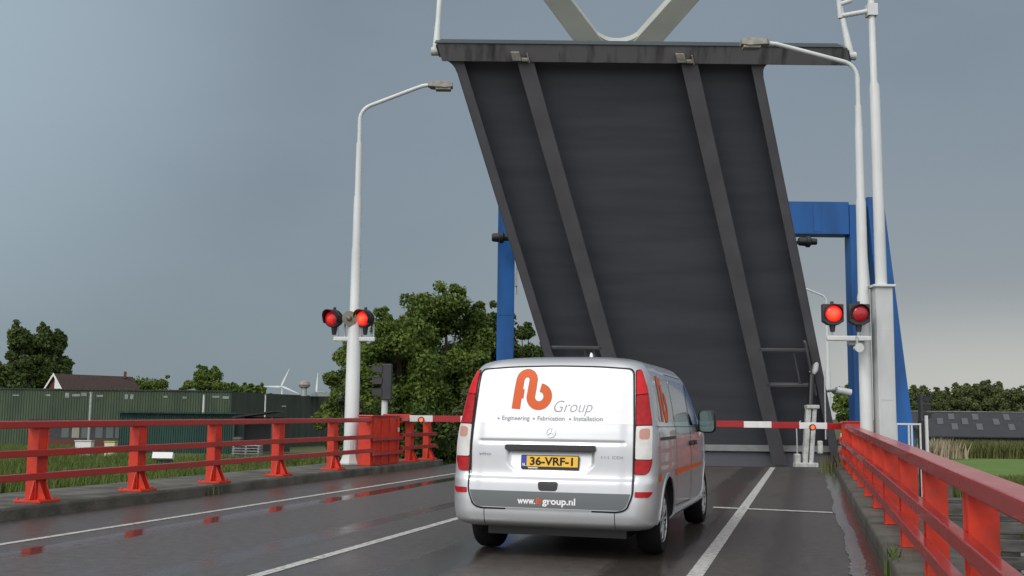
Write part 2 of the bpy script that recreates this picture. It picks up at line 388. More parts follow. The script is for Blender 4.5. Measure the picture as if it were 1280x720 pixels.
# ------------------------------------------------------------------ lamp posts
def arm_pts(z0, out, dx, rise):
    P = [(0, 0, z0), (0, 0, z0+.55)]
    for k in range(1, 7):
        t = k/6*R(68); P.append((dx*.38*(1-math.cos(t)), 0, z0+.55+.38*math.sin(t)))
    x1, z1 = abs(P[-1][0]), P[-1][2]
    P.append((dx*(out*.78), 0, z1+rise*.80)); P.append((dx*(out*.92), 0, z1+rise*.97)); P.append((dx*out, 0, z1+rise))
    return P
def lamp_post(label, loc, rotz, dx, zs, rs, out, rise, base=True, sc_=1, name='street_lamp', grp='white street lamps'):
    t = thing(name, label, 'street lamp', loc, rotz, grp)
    pts, rad = [], []
    for i in range(len(rs)):
        a = zs[i]; e = zs[i+1]
        pts += [(0, 0, a), (0, 0, e-.07*sc_)]; rad += [rs[i], rs[i]*.93]
    b = MB(); b.tube(pts, rad, 20)
    if base:
        b.lathe([(0, .30), (.03, .30), (.035, .24), (.22, .17), (.5, rs[0]+.004)], 'Z', n=8)
    b.build('column', M['white_paint'], t, smooth=True)
    P = arm_pts(zs[-1]-.07*sc_, out, dx, rise)
    MB().tube(P, [.05*sc_]*2+[.045*sc_]*(len(P)-2), 12).build('arm', M['white_paint'], t, smooth=True)
    x, _, z = P[-1]
    b = MB()   # flat tapered luminaire
    hl, hw = .58*sc_, .14*sc_
    prof = [(0, -.03, .05), (.12, -.06, .075), (.75, -.085, .085), (1.0, -.05, .06)]
    rings = []
    for f, lo_, hi_ in prof:
        ww = hw*(.55 if f == 0 else (.8 if f == 1.0 else 1)); X = x+dx*f*hl
        rings.append([b.b.verts.new(p) for p in ((X, -ww, z+lo_*sc_), (X, ww, z+lo_*sc_), (X, ww*.85, z+hi_*sc_), (X, -ww*.85, z+hi_*sc_))])
    for i in range(3):
        for k in range(4): b.face([rings[i][k], rings[i][(k+1) % 4], rings[i+1][(k+1) % 4], rings[i+1][k]])
    b.face(rings[0][::-1]); b.face(rings[-1])
    h = b.build('lamp_head', M['lamphead'], t, smooth=True, bevel=.01)
    MB().box((x+dx*hl*.62, 0, z-.095*sc_), (hl*.62, hw*1.5, .06*sc_)).build('lamp_glass', M['glass_dull'], h, bevel=.02)
    return t
lampL = lamp_post('white street lamp at the left railing, its arm reaching right towards the raised leaf', (-9.95, 22.88, .15), YAW, 1,
          [0, 3.30, 4.95, 6.15, 7.45], [.165, .115, .098, .075], 1.57, .50)
lampR = lamp_post('white street lamp behind the right railing, its arm reaching left in front of the crossbeam', (1.115, 22.6, .15), YAW, -1,
          [0, 3.62, 5.55, 7.05, 7.55], [.13, .105, .085, .07], 1.80, .38)
s_, z_ = at(1040, 372, 55)
lamp_post('distant white street lamp seen between the raised leaf and the blue portal', W(s_, 56, -.7), YAW, -1, [0, 4.6, z_+.1], [.13, .085], 1.2, .35)

# tall square mast
t = thing('mast', 'tall white mast on a square base column, right of the right street lamp', 'mast', (1.46, 22.6, .15), YAW)
MB().box((0, 0, 1.87), (.34, .34, 3.74)).build('base_column', M['mast_paint'], t, bevel=.02)
MB().box((0, 0, 3.75), (.44, .44, .05)).build('collar_plate', M['white_paint'], t, bevel=.01)
MB().box((0, -.172, 2.2), (.24, .006, 1.4)).build('door', M['mast_paint'], t, bevel=.003)
MB().tube([(0, 0, 3.77), (-.02, 0, 7.85), (-.03, 0, 7.95), (-.05, 0, 11.5)], [.115, .10, .07, .06], 18).build('tube', M['white_paint'], t, smooth=True)
b = MB(); b.tube([(-.04, 0, 9.45), (-.70, 0, 9.32)], .05, 12); b.tube([(-.68, 0, 9.28), (-.70, 0, 9.62)], .05, 12); b.tube([(-.72, 0, 9.56), (-.45, 0, 9.66)], .045, 12); b.box((-.04, 0, 9.45), (.20, .2, .25))
b.build('side_arm', M['white_paint'], t, smooth=True)

# ------------------------------------------------------------------ red warning signals
def lensmat(name, edge, mid_, k):
    Mx = mat(name, (.25, .008, .010), .22); n, l = Mx.node_tree.nodes, Mx.node_tree.links; b = n['Principled BSDF']
    tcn = n.new('ShaderNodeTexCoord'); ln_ = n.new('ShaderNodeVectorMath'); ln_.operation = 'LENGTH'; mpn = n.new('ShaderNodeMapping'); mpn.inputs['Scale'].default_value = (1, 0, 1); mpn.inputs['Location'].default_value = (.02, 0, .01)
    l.new(tcn.outputs['Object'], mpn.inputs[0]); l.new(mpn.outputs[0], ln_.inputs[0])
    cr = n.new('ShaderNodeValToRGB'); cr.color_ramp.elements[0].color = (*mid_, 1); cr.color_ramp.elements[1].color = (*edge, 1); cr.color_ramp.elements[1].position = .85
    mr = n.new('ShaderNodeMapRange'); mr.inputs[2].default_value = .17; l.new(ln_.outputs['Value'], mr.inputs[0]); l.new(mr.outputs[0], cr.inputs[0])
    l.new(cr.outputs[0], b.inputs['Emission Color']); b.inputs['Emission Strength'].default_value = k; return Mx
M['lens_a'] = lensmat('lens_red_bright', (.75, .008, .004), (1, .16, .05), 1.15)
M['lens_c'] = lensmat('lens_red_mid', (.22, .002, .004), (.75, .03, .02), .9)
M['lens_b'] = lensmat('lens_red_dim', (.05, .001, .002), (.20, .008, .012), .9)
def signal(label, loc, rotz, lens, sq=.40, round_=False, grp='round red warning signals'):
    t = thing('warning_signal', label, 'signal light', loc, rotz, grp)
    b = MB()
    h = sq/2
    if round_: b.lathe([(0, h*.98), (.10, h*1.0), (.22, h*.8), (.26, h*.4)], 'Y', n=28)
    else: b.prism([(-h, 0, h*.95), (-h, 0, -h*.75), (-h*.45, 0, -h*1.1), (h*.45, 0, -h*1.1), (h, 0, -h*.75), (h, 0, h*.95)], (0, .16, 0))
    b.tube([(0, .1, h*.8), (0, .1, h*1.25)], .035, 10)
    b.tube([(0, .1, -h*.9), (0, .1, -h*1.75)], [.07, .045], 10)
    b.build('housing', M['dkgrey'] if not round_ else M['black'], t, smooth=True, bevel=.008)
    r = h*.80
    MB().lathe([(-.005, r), (-.03, r*.97), (-.06, r*.75), (-.075, r*.4), (-.08, .0001)], 'Y', n=28).build('lens', lens, t, smooth=True)
    # visor: open-bottomed hood
    b = MB(); A, B = [], []; depth = .22 if round_ else .10
    for k in range(25):
        a = R(-35)+R(250)*k/24; rr_ = r*1.08
        cs, sn = math.cos(a), math.sin(a)
        A.append((b.b.verts.new((cs*rr_, 0, sn*rr_)), b.b.verts.new((cs*(rr_+.012), 0, sn*(rr_+.012)))))
        dd = -depth*(.45+.55*max(0, math.sin(a)))
        B.append((b.b.verts.new((cs*rr_, dd, sn*rr_)), b.b.verts.new((cs*(rr_+.012), dd, sn*(rr_+.012)))))
    for k in range(24):
        b.face([A[k][0], A[k+1][0], B[k+1][0], B[k][0]]); b.face([A[k][1], B[k][1], B[k+1][1], A[k+1][1]]); b.face([B[k][0], B[k+1][0], B[k+1][1], B[k][1]])
    b.build('visor', M['black'], t, smooth=True)
    return t
DL, DR = 24.55, 21.05
def sp(px, py, d): s, z = at(px, py, d); return W(s, d, z)
signal('left of the two red signals on the left lamp post, dimmer and turned slightly left', sp(415, 398, DL), YAW-R(24), M['lens_c'], .42, True)
signal('right of the two red signals on the left lamp post, glowing brighter', sp(454, 398, DL), YAW-R(24), M['lens_a'], .42, True)
signal('brightly lit orange-red square signal, left one of the pair on the right lamp post', sp(1042, 392, DR), YAW, M['lens_a'])
signal('dull dark-red square signal, right one of the pair next to the tall mast', sp(1075, 392, DR), YAW, M['lens_b'])
def bracket(label, pxa, pxb, py, d, legs, off):
    a, c = at(pxa, py, d), at(pxb, py, d)
    t = thing('signal_bracket', label, 'bracket', W((a[0]+c[0])/2, d+.1, (a[1]+c[1])/2), YAW, 'brackets carrying the warning signals')
    L_ = c[0]-a[0]
    MB().box((0, 0, 0), (L_, .10, .10)).build('crossbar', M['white_paint'], t, bevel=.02)
    for p in legs:
        x = at(p, py, d)[0]-(a[0]+c[0])/2; MB().tube([(x, 0, .04), (x, 0, .34)], .024, 8).build('upright', M['galv'], t)
    MB().box((off, .16, -.05), (.30, .18, .16)).build('clamp', M['galv'], t, bevel=.01)
bracket('white crossbar under the two red signals on the left lamp post', 416, 468, 423.5, DL, [421, 430, 450, 466], -.02)
bracket('white crossbar under the two red signals on the right lamp post', 1035, 1091, 422.5, DR, [1042, 1075], .18)
# bell / horn between the left lamps, and small horn on the right post
t = thing('bell', 'small grey-brown warning bell between the two red signals on the left lamp post', 'bell', sp(437, 398, DL)-N_*.02, YAW)
M['bronze'] = mat('bell_metal', (.22, .20, .15), .4, metal=.3, noise=.3)
MB().lathe([(0, .17), (.02, .17), (.06, .14), (.10, .05)], 'Y', n=24).build('dish', M['bronze'], t, smooth=True)
MB().lathe([(-.08, .0001), (-.07, .04), (-.02, .065), (0, .06)], 'Y', n=16).build('striker', M['bronze'], t, smooth=True)
MB().box((0, .08, -.18), (.05, .05, .24)).build('mount', M['galv'], t)
t = thing('horn_speaker', 'small white horn under the right signal crossbar beside the lamp post', 'horn', sp(1072, 435, DR), YAW)
MB().lathe([(-.12, .09), (-.10, .085), (0, .05), (.12, .05)], 'Y', n=18).build('horn', M['white_paint'], t, smooth=True)
MB().box((0, .03, .12), (.04, .04, .22)).build('mount', M['galv'], t)
t = thing('camera', 'small white camera beyond the right signals, left of the blue portal leg', 'camera', sp(1055, 489, 44), YAW)
MB().tube([(-.3, 0, .05), (.28, 0, -.06)], .14, 14).build('housing', M['white_paint'], t, smooth=True)
MB().tube([(-.3, 0, .04), (-.62, .5, .0)], .06, 8).build('mount', M['galv'], t)

# ship signals with louvres
def ship_signal(label, s, d, zb, z0, z1, w_, postm, lit=-1):
    t = thing('ship_signal', label, 'signal light', W(s, d, zb), YAW, 'dark three-lamp ship signals')
    MB().tube([(0, 0, 0), (0, 0, z0-zb)], .085 if postm != 'black' else .13, 12).build('post', M['white_paint'] if postm != 'black' else M['black'], t, smooth=True)
    h = z1-z0
    MB().box((.05, .0, z0-zb+h/2), (w_, .3, h)).build('backboard', M['dkgrey'], t, bevel=.02)
    for k in range(3):
        z = z0-zb+h*(.18+.32*k); x = lit*(w_/2-.03)
        b = MB(); b.box((x+lit*.15, -.02, z+.12), (.36, .32, .03)); b.box((x+lit*.10, -.17, z+.03), (.26, .02, .18)); b.box((x+lit*.10, .13, z+.03), (.26, .02, .18))
        b.build('visor', M['dkgrey'] if lit < 0 else M['black'], t)
s0, zt = at(482, 455, 29.5); s1, zb_ = at(482, 500, 29.5)
ship_signal('dark three-lamp ship signal on a white post, right of the left lamp post', s0-.0, 29.5, -.9, zb_, zt, .26, 'white')
s0, zt = at(1150, 497, 40); s1, zb_ = at(1150, 520, 40)
ship_signal('dark three-lamp ship signal on a black post, right of the blue portal', at(1151, 510, 40)[0], 40, -3.2, zb_-.2, zt+.1, .22, 'black', 1)

# white gate on the fender
t = thing('gate', 'white tubular gate on the timber jetty, right of the blue portal', 'gate', W(at(1133, 530, 38)[0], 38, at(1133, 530, 38)[1]), YAW)
x0 = at(1112, 530, 38)[0]-at(1133, 530, 38)[0]; x1 = at(1150, 530, 38)[0]-at(1133, 530, 38)[0]; hh = 2.6
b = MB(); b.box((( x0+x1)/2, 0, 0), (x1-x0+.06, .06, .06)); b.box(((x0+x1)/2, 0, -hh), (x1-x0+.06, .06, .06)); b.build('frame_rail', M['white_paint'], t)
for f in (0, .22, .62, .72, 1): MB().box((x0+(x1-x0)*f, 0, -hh/2), (.05, .05, hh-.06)).build('bar', M['white_paint'], t)
MB().box((x1+.26, .1, -hh/2+.1), (.09, .09, hh+.4)).build('gate_post', M['white_paint'], t)

# ------------------------------------------------------------------ timber fenders on the canal
def fender(label, s0, s1, d, ztop, nb, d1=None):
    t = thing('timber_fender', label, 'jetty', W((s0+s1)/2, d, -3), YAW, 'timber fenders in the canal'); L_ = s1-s0
    sk = ((d1 or d)-d); ang = math.atan2(sk, L_)
    rot = Matrix.Rotation(ang, 3, 'Z')
    for k in range(nb):
        z = ztop+3-.17-k*.46
        MB().box((0, 0, z), (math.hypot(L_, sk), .28, .34), rot).build('beam', M['timber'], t, bevel=.03)
    b = MB(); n = int(L_/2.4)+1
    for k in range(n+1):
        f = -L_/2+k*L_/n; b.tube([(f, .32+f*math.tan(ang), -1.2), (f, .32+f*math.tan(ang), ztop+3.0)], .17, 12)
    b.build('pile', M['timber'], t, smooth=True)
    MB().box((0, .42, ztop+3.06), (math.hypot(L_, sk), .9, .08), rot).build('walkway', M['timber'], t, bevel=.01)
fender('grey timber fender of stacked beams in the canal, right of the red railing', 10.6, 22, 29.5, -1.0, 5, 27)
fender('timber fender deck carrying the white gate, near the blue portal', 12.9, 17.5, 38, -1.55, 4)
fender('dark timber fender at the bottom left beyond the left railing', -22, -7.2, 29.5, -1.35, 4)

# ------------------------------------------------------------------ the drawbridge
DH = 45.3
# far pier and abutment
b = MB(); b.hexa([W(-1.6, 41.2, -3.9), W(16.6, 41.2, -3.9), W(16.6, 47.5, -3.9), W(-1.6, 47.5, -3.9), W(-1.6, 41.2, -.72), W(16.6, 41.2, -.72), W(16.6, 47.5, -.72), W(-1.6, 47.5, -.72)])
b.build('bridge_pier', M['concrete'], bevel=.05)['kind'] = 'structure'
M['end_light'] = mat('end_beam_light', (.24, .25, .25), .55, noise=.2)
t = thing('end_beam', 'dark steel beam along the hinge under the raised leaf, with a paler top edge', 'bridge beam', W(8.2, 45.05, -.72), YAW)
MB().box((0, .2, .30), (11.4, .5, .60)).build('beam', M['leafgrey'], t, bevel=.02)
MB().box((0, .10, .76), (11.6, .62, .26)).build('top_flange', M['end_light'], t, bevel=.02)
# far approach road behind the leaf
b = MB(); b.hexa([W(2.9, 45.9, -1.2), W(13.5, 45.9, -1.2), W(13.5+60, 260, -1.9), W(2.9+60, 260, -1.9), W(2.9, 45.9, -.02), W(13.5, 45.9, -.02), W(73.5, 260, -1.8), W(62.9, 260, -1.8)])
b.build('far_road', M['asphalt'])['kind'] = 'structure'

TH = R(61); LP = 16.6; HC = 8.05
leaf = thing('bridge_leaf', 'raised dark grey drawbridge leaf seen from below, tilted up over the road', 'drawbridge leaf', W(HC, DH, 0), YAW)
def lp(a, b_, c): return Vector((a-.300*b_, -b_*math.cos(TH)+c*math.sin(TH), b_*math.sin(TH)+c*math.cos(TH)))
def lbox(a0, a1, b0, b1, c0, c1): return [lp(a0, b0, c0), lp(a1, b0, c0), lp(a1, b1, c0), lp(a0, b1, c0), lp(a0, b0, c1), lp(a1, b0, c1), lp(a1, b1, c1), lp(a0, b1, c1)]
HWD = 5.42
MB().hexa(lbox(-HWD, HWD, -.1, LP-.05, -.16, 0)).build('deck_plate', M['leafgrey'], leaf)
def girder(a, w_, dep, nm='girder', web=.06):
    b = MB()
    b.hexa(lbox(a-web/2, a+web/2, -.25, LP-.5, -dep+.04, -.162))
    b.hexa(lbox(a-w_/2, a+w_/2, -.25, LP-.5, -dep, -dep+.038))
    b.build(nm, M['girder'], leaf)
for a in (-HWD+2*HWD*.235, -HWD+2*HWD*.765): girder(a, .58, .80)
for sgn in (-1, 1):
    a = sgn*(HWD-.05); b = MB()
    b.hexa(lbox(a-.04, a+.04, -.25, LP-.3, -.66, .12))
    b.hexa(lbox(min(a, a-sgn*.32), max(a, a-sgn*.32), -.25, LP-.5, -.70, -.662))
    b.build('edge_girder', M['girder'], leaf, bevel=.008)
    # rounded gusset where the edge girder meets the crossbeam
    P = []
    x0 = sgn*(HWD+.0)
    P.append((x0-sgn*.05, LP-.58)); P.append((x0-sgn*.05, LP-1.2))
    for k in range(7): t_ = R(90)*k/6; P.append((x0+sgn*(.36*(1-math.cos(t_))), LP-1.0+.40*math.sin(t_)))
    b = MB(); b.prism([lp(x, y, -.70) for x, y in P], lp(0, 0, .04)-lp(0, 0, 0)); b.build('gusset', M['girder'], leaf)
CB = 1.36; M['flange'] = mat('flange', (.035, .045, .045), .5)
MB().hexa(lbox(CB-7.15, CB+7.15, LP-.62, LP, -.86, -.17)).build('crossbeam', M['crossbeam'], leaf, bevel=.02)
MB().hexa(lbox(CB-7.2, CB+7.0, LP+.002, LP+.03, -.88, -.15)).build('crossbeam_flange', M['flange'], leaf)
for a in (-2.87, 2.87):
    b = MB(); b.hexa(lbox(a-.42, a-.12, LP-.55, LP-.25, -1.03, -.863)); b.hexa(lbox(a-.1, a+.12, LP-.56, LP-.46, -1.05, -.863)); b.hexa(lbox(a+.121, a+.16, LP-.62, LP-.3, -1.03, -.863))
    b.build('sensor_box', M['lamphead'], leaf, bevel=.01)
# cross members near the hinge
for (a0, a1) in ((3.05, 5.0), (-5.0, -3.05)):
    b = MB()
    b.hexa(lbox(a0, a1, 4.85, 4.90, -.72, -.60)); b.hexa(lbox(a0, a1, 3.35, 3.40, -.72, -.60)); b.hexa(lbox(a0, a1, 4.86, 4.95, -.80, -.722)); b.hexa(lbox(a0, a1, 3.32, 3.40, -.80, -.722))
    if a0 > 0: b.hexa(lbox(a1-.62, a1-.56, 3.401, 4.849, -.74, -.64)); b.hexa(lbox(a1-.12, a1-.04, 3.0, 5.3, -.92, -.71))
    else: b.hexa(lbox(a1-.75, a1-.68, 3.401, 4.849, -.74, -.64)); b.hexa(lbox(a1-.40, a1-.33, 3.401, 4.849, -.74, -.64))
    b.build('cross_member', M['girder'], leaf)
b = MB()
for sgn in (-1, 1):
    a = CB+sgn*7.12
    b.hexa(lbox(a-.1, a+.1, LP-.5, LP-.1, -.75, -.3))
b.build('rod_lug', M['dkgrey'], leaf)

# blue portal
por = thing('bridge_portal', 'blue steel portal frame standing behind the raised leaf', 'bridge portal', W(7.1, DH+.2, -.72), YAW)
z0 = -.72
def pb(s0, s1, za, zb, d0=-.3, d1=.5): return [(s0-7.1, d0, za-z0), (s1-7.1, d0, za-z0), (s1-7.1, d1, za-z0), (s0-7.1, d1, za-z0), (s0-7.1, d0, zb-z0), (s1-7.1, d0, zb-z0), (s1-7.1, d1, zb-z0), (s0-7.1, d1, zb-z0)]
MB().hexa(pb(-.62, .10, z0, 10.30)).build('post', M['blue'], por, bevel=.02)
MB().hexa(pb(14.25, 14.92, z0, 10.30)).build('post', M['blue'], por, bevel=.02)
MB().hexa(pb(.103, 14.247, 9.02, 10.42, -.25, .6)).build('beam', M['blue'], por, bevel=.02)
b = MB(); b.box((7.1, .18, 10.42-z0+.02), (.1, .1, .02)); 
# strut: inclined leg leaning out beside the right post
def q(px, py, d): s, z = at(px, py, d); return Vector((s-7.1, d-DH-.2, z-z0))
b = MB()
b.hexa([q(1114, 560, 44.6), q(1145, 560, 44.6), q(1145, 560, 44.6)+Vector((0, .9, 0)), q(1114, 560, 44.6)+Vector((0, .9, 0)),
        q(1084, 246, 45.2), q(1104, 246, 45.2), q(1104, 246, 45.2)+Vector((0, .6, 0)), q(1084, 246, 45.2)+Vector((0, .6, 0))])
b.build('inclined_leg', M['blue'], por, bevel=.02)
MB().box((8.5, .1, -.3), (2.0, 1.6, .6)).build('footing', M['concrete'], por, bevel=.03)
for z_ in (3.2, 6.4): MB().box((-.26-7.1, -.305, z_), (.60, .02, .5)).build('splice_plate', M['blue'], por, bevel=.004)
for s__ in (11.2, 12.9): MB().box((s__-7.1, -.258, 9.72+.72), (.35, .02, 1.2)).build('splice_plate', M['blue'], por, bevel=.004)
def flood(label, px, py, sgn):
    t = thing('navigation_lamp', label, 'lamp', W(at(px, py, 44.4)[0], 44.4, at(px, py, 44.4)[1]), YAW, 'black lamps on the portal')
    MB().lathe([(-.34, .13), (-.30, .17), (-.05, .19), (.0, .24), (.12, .24), (.2, .14), (.42, .13)], 'X', n=18).build('housing', M['black'], t, smooth=True)
    MB().box((sgn*.35, .3, 0), (.5, .12, .12)).build('mount', M['black'], t)
flood('black lamp on the left blue portal post, left of the leaf edge', 625, 297, 1)
flood('black lamp hanging below the blue beam, right of the leaf edge', 1008, 302, -1)
t = thing('junction_box', 'small grey box on a pipe on the right side of the left blue post', 'box', W(at(645, 350, 45)[0], 45.2, at(645, 350, 45)[1]), YAW)
MB().box((0, 0, 0), (.12, .2, .5)).build('box', M['galv'], t); MB().tube([(0.02, 0, -.6), (0.02, 0, .9)], .03, 8).build('pipe', M['galv'], t)

# balance frame: central beam that forks to the hanger tips
P0 = Vector((7.1, 45.4, 10.6)); P1 = Vector((4.05, 45.3-.46*7.8, 10.5+.46*11.1)); PT = Vector((4.1, 37.5, 21.6))
bal = thing('balance_frame', 'pale grey-green forked balance beam rising above the crossbeam', 'balance beam', W(*P0), YAW)
nrm = (PT-P1).cross(Vector((1, 0, 0))).normalized()
def fr(p): return Vector(p)-P0
def beamseg(b, A, B, wa, wb, th, side=Vector((1, 0, 0))):
    A, B = fr(A), fr(B); u = side.normalized()
    b.hexa([A-u*wa/2-nrm*th/2, A+u*wa/2-nrm*th/2, A+u*wa/2+nrm*th/2, A-u*wa/2+nrm*th/2, B-u*wb/2-nrm*th/2, B+u*wb/2-nrm*th/2, B+u*wb/2+nrm*th/2, B-u*wb/2+nrm*th/2])
b = MB(); beamseg(b, P0, P1, 1.3, 3.6, .7); b.build('central_beam', M['cream'], bal, bevel=.02)
d_ = (PT-P1)
for sgn in (-1, 1):
    A = P1+Vector((sgn*.72, 0, 0)); B = PT+Vector((sgn*6.55, 0, 0))
    b = MB(); beamseg(b, A, B, 1.15, .95, .7); b.build('fork_arm', M['cream'], bal, bevel=.02)
# curved web plate in the fork
b = MB(); top, bot = [], []
for k in range(-10, 11):
    x = k/10*.8; yv = .072+.28*(abs(x)**2.2)
    c = P1+d_*yv; bot.append(fr(P1+d_*0.0+Vector((x*.9, 0, 0)))); top.append(fr(c+Vector((x*2.0, 0, 0))))
for k in range(20):
    v = [b.b.verts.new(p-nrm*.3) for p in (bot[k], bot[k+1], top[k+1], top[k])]; v2 = [b.b.verts.new(p+nrm*.3) for p in (bot[k], bot[k+1], top[k+1], top[k])]
    b.face(v); b.face(v2[::-1]); b.face([v[3], v[2], v2[2], v2[3]])
b.build('fork_plate', M['cream'], bal)
b = MB(); v_ = (P0-P1).normalized(); c = P0+v_*4.2
beamseg(b, P0, c, 1.3, 1.6, .7); b.build('tail_beam', M['cream'], bal, bevel=.02)
b = MB(); beamseg(b, P0+v_*4.2, P0+v_*6.8, 5.0, 5.0, 2.2); b.build('counterweight', M['dkgrey'], bal, bevel=.05)
for sgn, nm in ((-1, 'left'), (1, 'right')):
    lug = W(HC, DH, 0)+Matrix.Rotation(YAW, 3, 'Z') @ lp(CB+sgn*7.30, LP-.35, -.5)
    tip = W(*(PT+Vector((sgn*6.55, 0, 0))))
    t = thing('hanger_rod', 'white hanger rod at the %s end of the crossbeam' % nm, 'hanger rod', lug, 0, 'white hanger rods of the drawbridge')
    v = tip-lug; MB().tube([(0, 0, 0), tuple(v)], .095, 14).build('rod', M['white_paint'], t, smooth=True)
    e = v.normalized()
    MB().tube([tuple(-e*.08), tuple(e*.35), tuple(e*1.2)], [.14, .13, .096], 14).build('rod_end', M['white_paint'], t, smooth=True)
    MB().tube([tuple(-E_*.17), tuple(E_*.17)], .15, 14).build('pin', M['white_paint'], t, smooth=True)

# hydraulic cylinder
s0, zz = at(1008, 583, 42); t = thing('hydraulic_cylinder', 'pale hydraulic cylinder standing at the right foot of the raised leaf', 'hydraulic cylinder', W(s0, 42.3, -.72), YAW)
M['cylw'] = mat('cylinder_paint', (.50, .50, .48), .5, noise=.35, nscale=5)
b = MB(); b.box((.10, 0, 1.25), (.20, .26, 2.45), Matrix.Rotation(R(5), 3, 'Y')); b.box((.33, 0, 1.25), (.17, .26, 2.35), Matrix.Rotation(R(5), 3, 'Y')); b.build('barrel', M['cylw'], t, bevel=.04)
b = MB(); b.box((.05, -.05, .16), (.9, .5, .3)); b.box((-.28, -.05, .45), (.22, .3, .4)); b.box((.62, 0, .9), (.2, .2, .5)); b.build('foot_bracket', M['cylw'], t, bevel=.05)
MB().box((.34, 0, 2.45), (.5, .4, .14)).build('head_collar', M['cylw'], t, bevel=.02)
MB().tube([(.30, .05, 2.5), (.52, .5, 4.1)], .11, 12).build('piston_rod', M['black'], t, smooth=True)
b = MB(); pts_ = [(.46, .42, 3.75), (.60, .40, 3.9), (.66, .40, 4.3), (.60, .40, 4.75), (.46, .40, 4.8)]; b.tube(pts_, .13, 12); b.build('clevis', M['white_paint'], t, smooth=True)
b = MB(); b.tube([(-.25, 0, 0), (-.27, 0, 1.75), (-.1, 0, 1.9)], .03, 8); b.tube([(.85, 0, 1.2), (.95, 0.3, 3.9)], .03, 8); b.build('hose', M['galv'], t, smooth=True)

# ------------------------------------------------------------------ the van
VX, VY = -2.25, 9.56
KN = [ # z, rear y, front y, half width, rear corner radius
 (.27, .16, 4.50, .80, .16), (.295, .06, 4.60, .885, .19), (.34, .005, 4.66, .925, .20), (.42, -.008, 4.70, .94, .20), (.52, -.005, 4.72, .948, .20), (.66, .012, 4.73, .952, .19),
 (.70, .022, 4.73, .953, .18), (.74, .045, 4.72, .953, .17), (.80, .058, 4.70, .955, .17), (1.00, .075, 4.62, .952, .17), (1.12, .10, 4.45, .945, .17), (1.18, .115, 4.20, .936, .17), (1.24, .13, 3.95, .924, .17),
 (1.40, .168, 3.66, .900, .17), (1.58, .215, 3.36, .866, .17), (1.68, .248, 3.18, .835, .18), (1.735, .275, 3.06, .800, .20), (1.77, .31, 2.98, .768, .22), (1.80, .37, 2.88, .70, .27), (1.825, .49, 2.75, .60, .32), (1.845, .70, 2.55, .42, .3), (1.855, 1.0, 2.3, .2, .15)]
zk = np.array([k[0] for k in KN]); KA = np.array([k[1:] for k in KN])
def params(z):
    z = min(max(z, zk[0]), zk[-1]); i = int(np.clip(np.searchsorted(zk, z)-1, 0, len(zk)-2))
    h = zk[i+1]-zk[i]; t = (z-zk[i])/h
    def slope(j):
        if j == 0 or j == len(zk)-1: return np.zeros(4) if False else (KA[min(j+1, len(zk)-1)]-KA[max(j-1, 0)])/(zk[min(j+1, len(zk)-1)]-zk[max(j-1, 0)])
        d0 = (KA[j]-KA[j-1])/(zk[j]-zk[j-1]); d1 = (KA[j+1]-KA[j])/(zk[j+1]-zk[j])
        return np.where(d0*d1 > 0, 2*d0*d1/np.where(np.abs(d0+d1) < 1e-9, 1, d0+d1), 0)
    m0, m1 = slope(i), slope(i+1)
    return (2*t**3-3*t**2+1)*KA[i]+(t**3-2*t**2+t)*h*m0+(-2*t**3+3*t**2)*KA[i+1]+(t**3-t**2)*h*m1
def half_contour(z):                 # right half, from rear centre to front centre: list of (x, y)
    yr, yf, hw, rr_ = params(z); P = []
    rr_ = min(rr_, hw*.8); xe = hw-rr_
    for k in range(16): x = xe*k/16; P.append((x, yr+.035*(x/max(hw, .01))**2))
    yc = yr+.035*(xe/max(hw, .01))**2
    for k in range(13): a = R(90)*k/12; P.append((xe+rr_*math.sin(a), yc+rr_*(1-math.cos(a))))
    rf = min(.62, (yf-yr)*.3, hw*.9); y0, y1 = yc+rr_, yf-rf
    def tp(y): return 1-.10*max(0, (y-3.0)/1.7)**2-.012*max(0, (1.0-y))
    for k in range(1, 41): y = y0+(y1-y0)*k/40; P.append((hw, y))
    for k in range(1, 17): a = R(90)*k/16; P.append((hw-rf+rf*math.cos(a), y1+rf*math.sin(a)))
    for k in range(1, 9): P.append(((hw-rf)*(1-k/8), yf))
    return [(x*(tp(y) if y > .3 else 1), y) for x, y in P]
_hc = {}
def HCt(z):
    z = round(z, 4)
    if z not in _hc: _hc[z] = half_contour(z)
    return _hc[z]
def S_u(u, z, off=0):                # point on skin at arclength u from rear centre (sign = side)
    sg = 1 if u >= 0 else -1; u = abs(u); P = HCt(z); acc = 0
    for i in range(len(P)-1):
        dx, dy = P[i+1][0]-P[i][0], P[i+1][1]-P[i][1]; l_ = math.hypot(dx, dy)
        if acc+l_ >= u and l_ > 1e-9:
            t = (u-acc)/l_; nx, ny = dy/l_, -dx/l_
            return Vector((sg*(P[i][0]+dx*t+nx*off), P[i][1]+dy*t+ny*off, z))
        acc += l_
def S_r(x, z, off=0):                # rear face by x
    ax = abs(x); P = HCt(z)
    for i in range(30):
        if P[i+1][0] >= ax:
            t = (ax-P[i][0])/max(P[i+1][0]-P[i][0], 1e-9); return Vector((x, P[i][1]+(P[i+1][1]-P[i][1])*t-off, z))
    return Vector((x, P[28][1]-off, z))
def S_s(sg):                         # side by y
    def f(y, z, off=0):
        P = HCt(z)
        for i in range(20, len(P)-1):
            if P[i+1][1] >= y: t = (y-P[i][1])/max(P[i+1][1]-P[i][1], 1e-9); return Vector((sg*(P[i][0]+(P[i+1][0]-P[i][0])*t+off), y, z))
        return Vector((0, y, z))
    return f
SR, SL = S_s(1), S_s(-1)

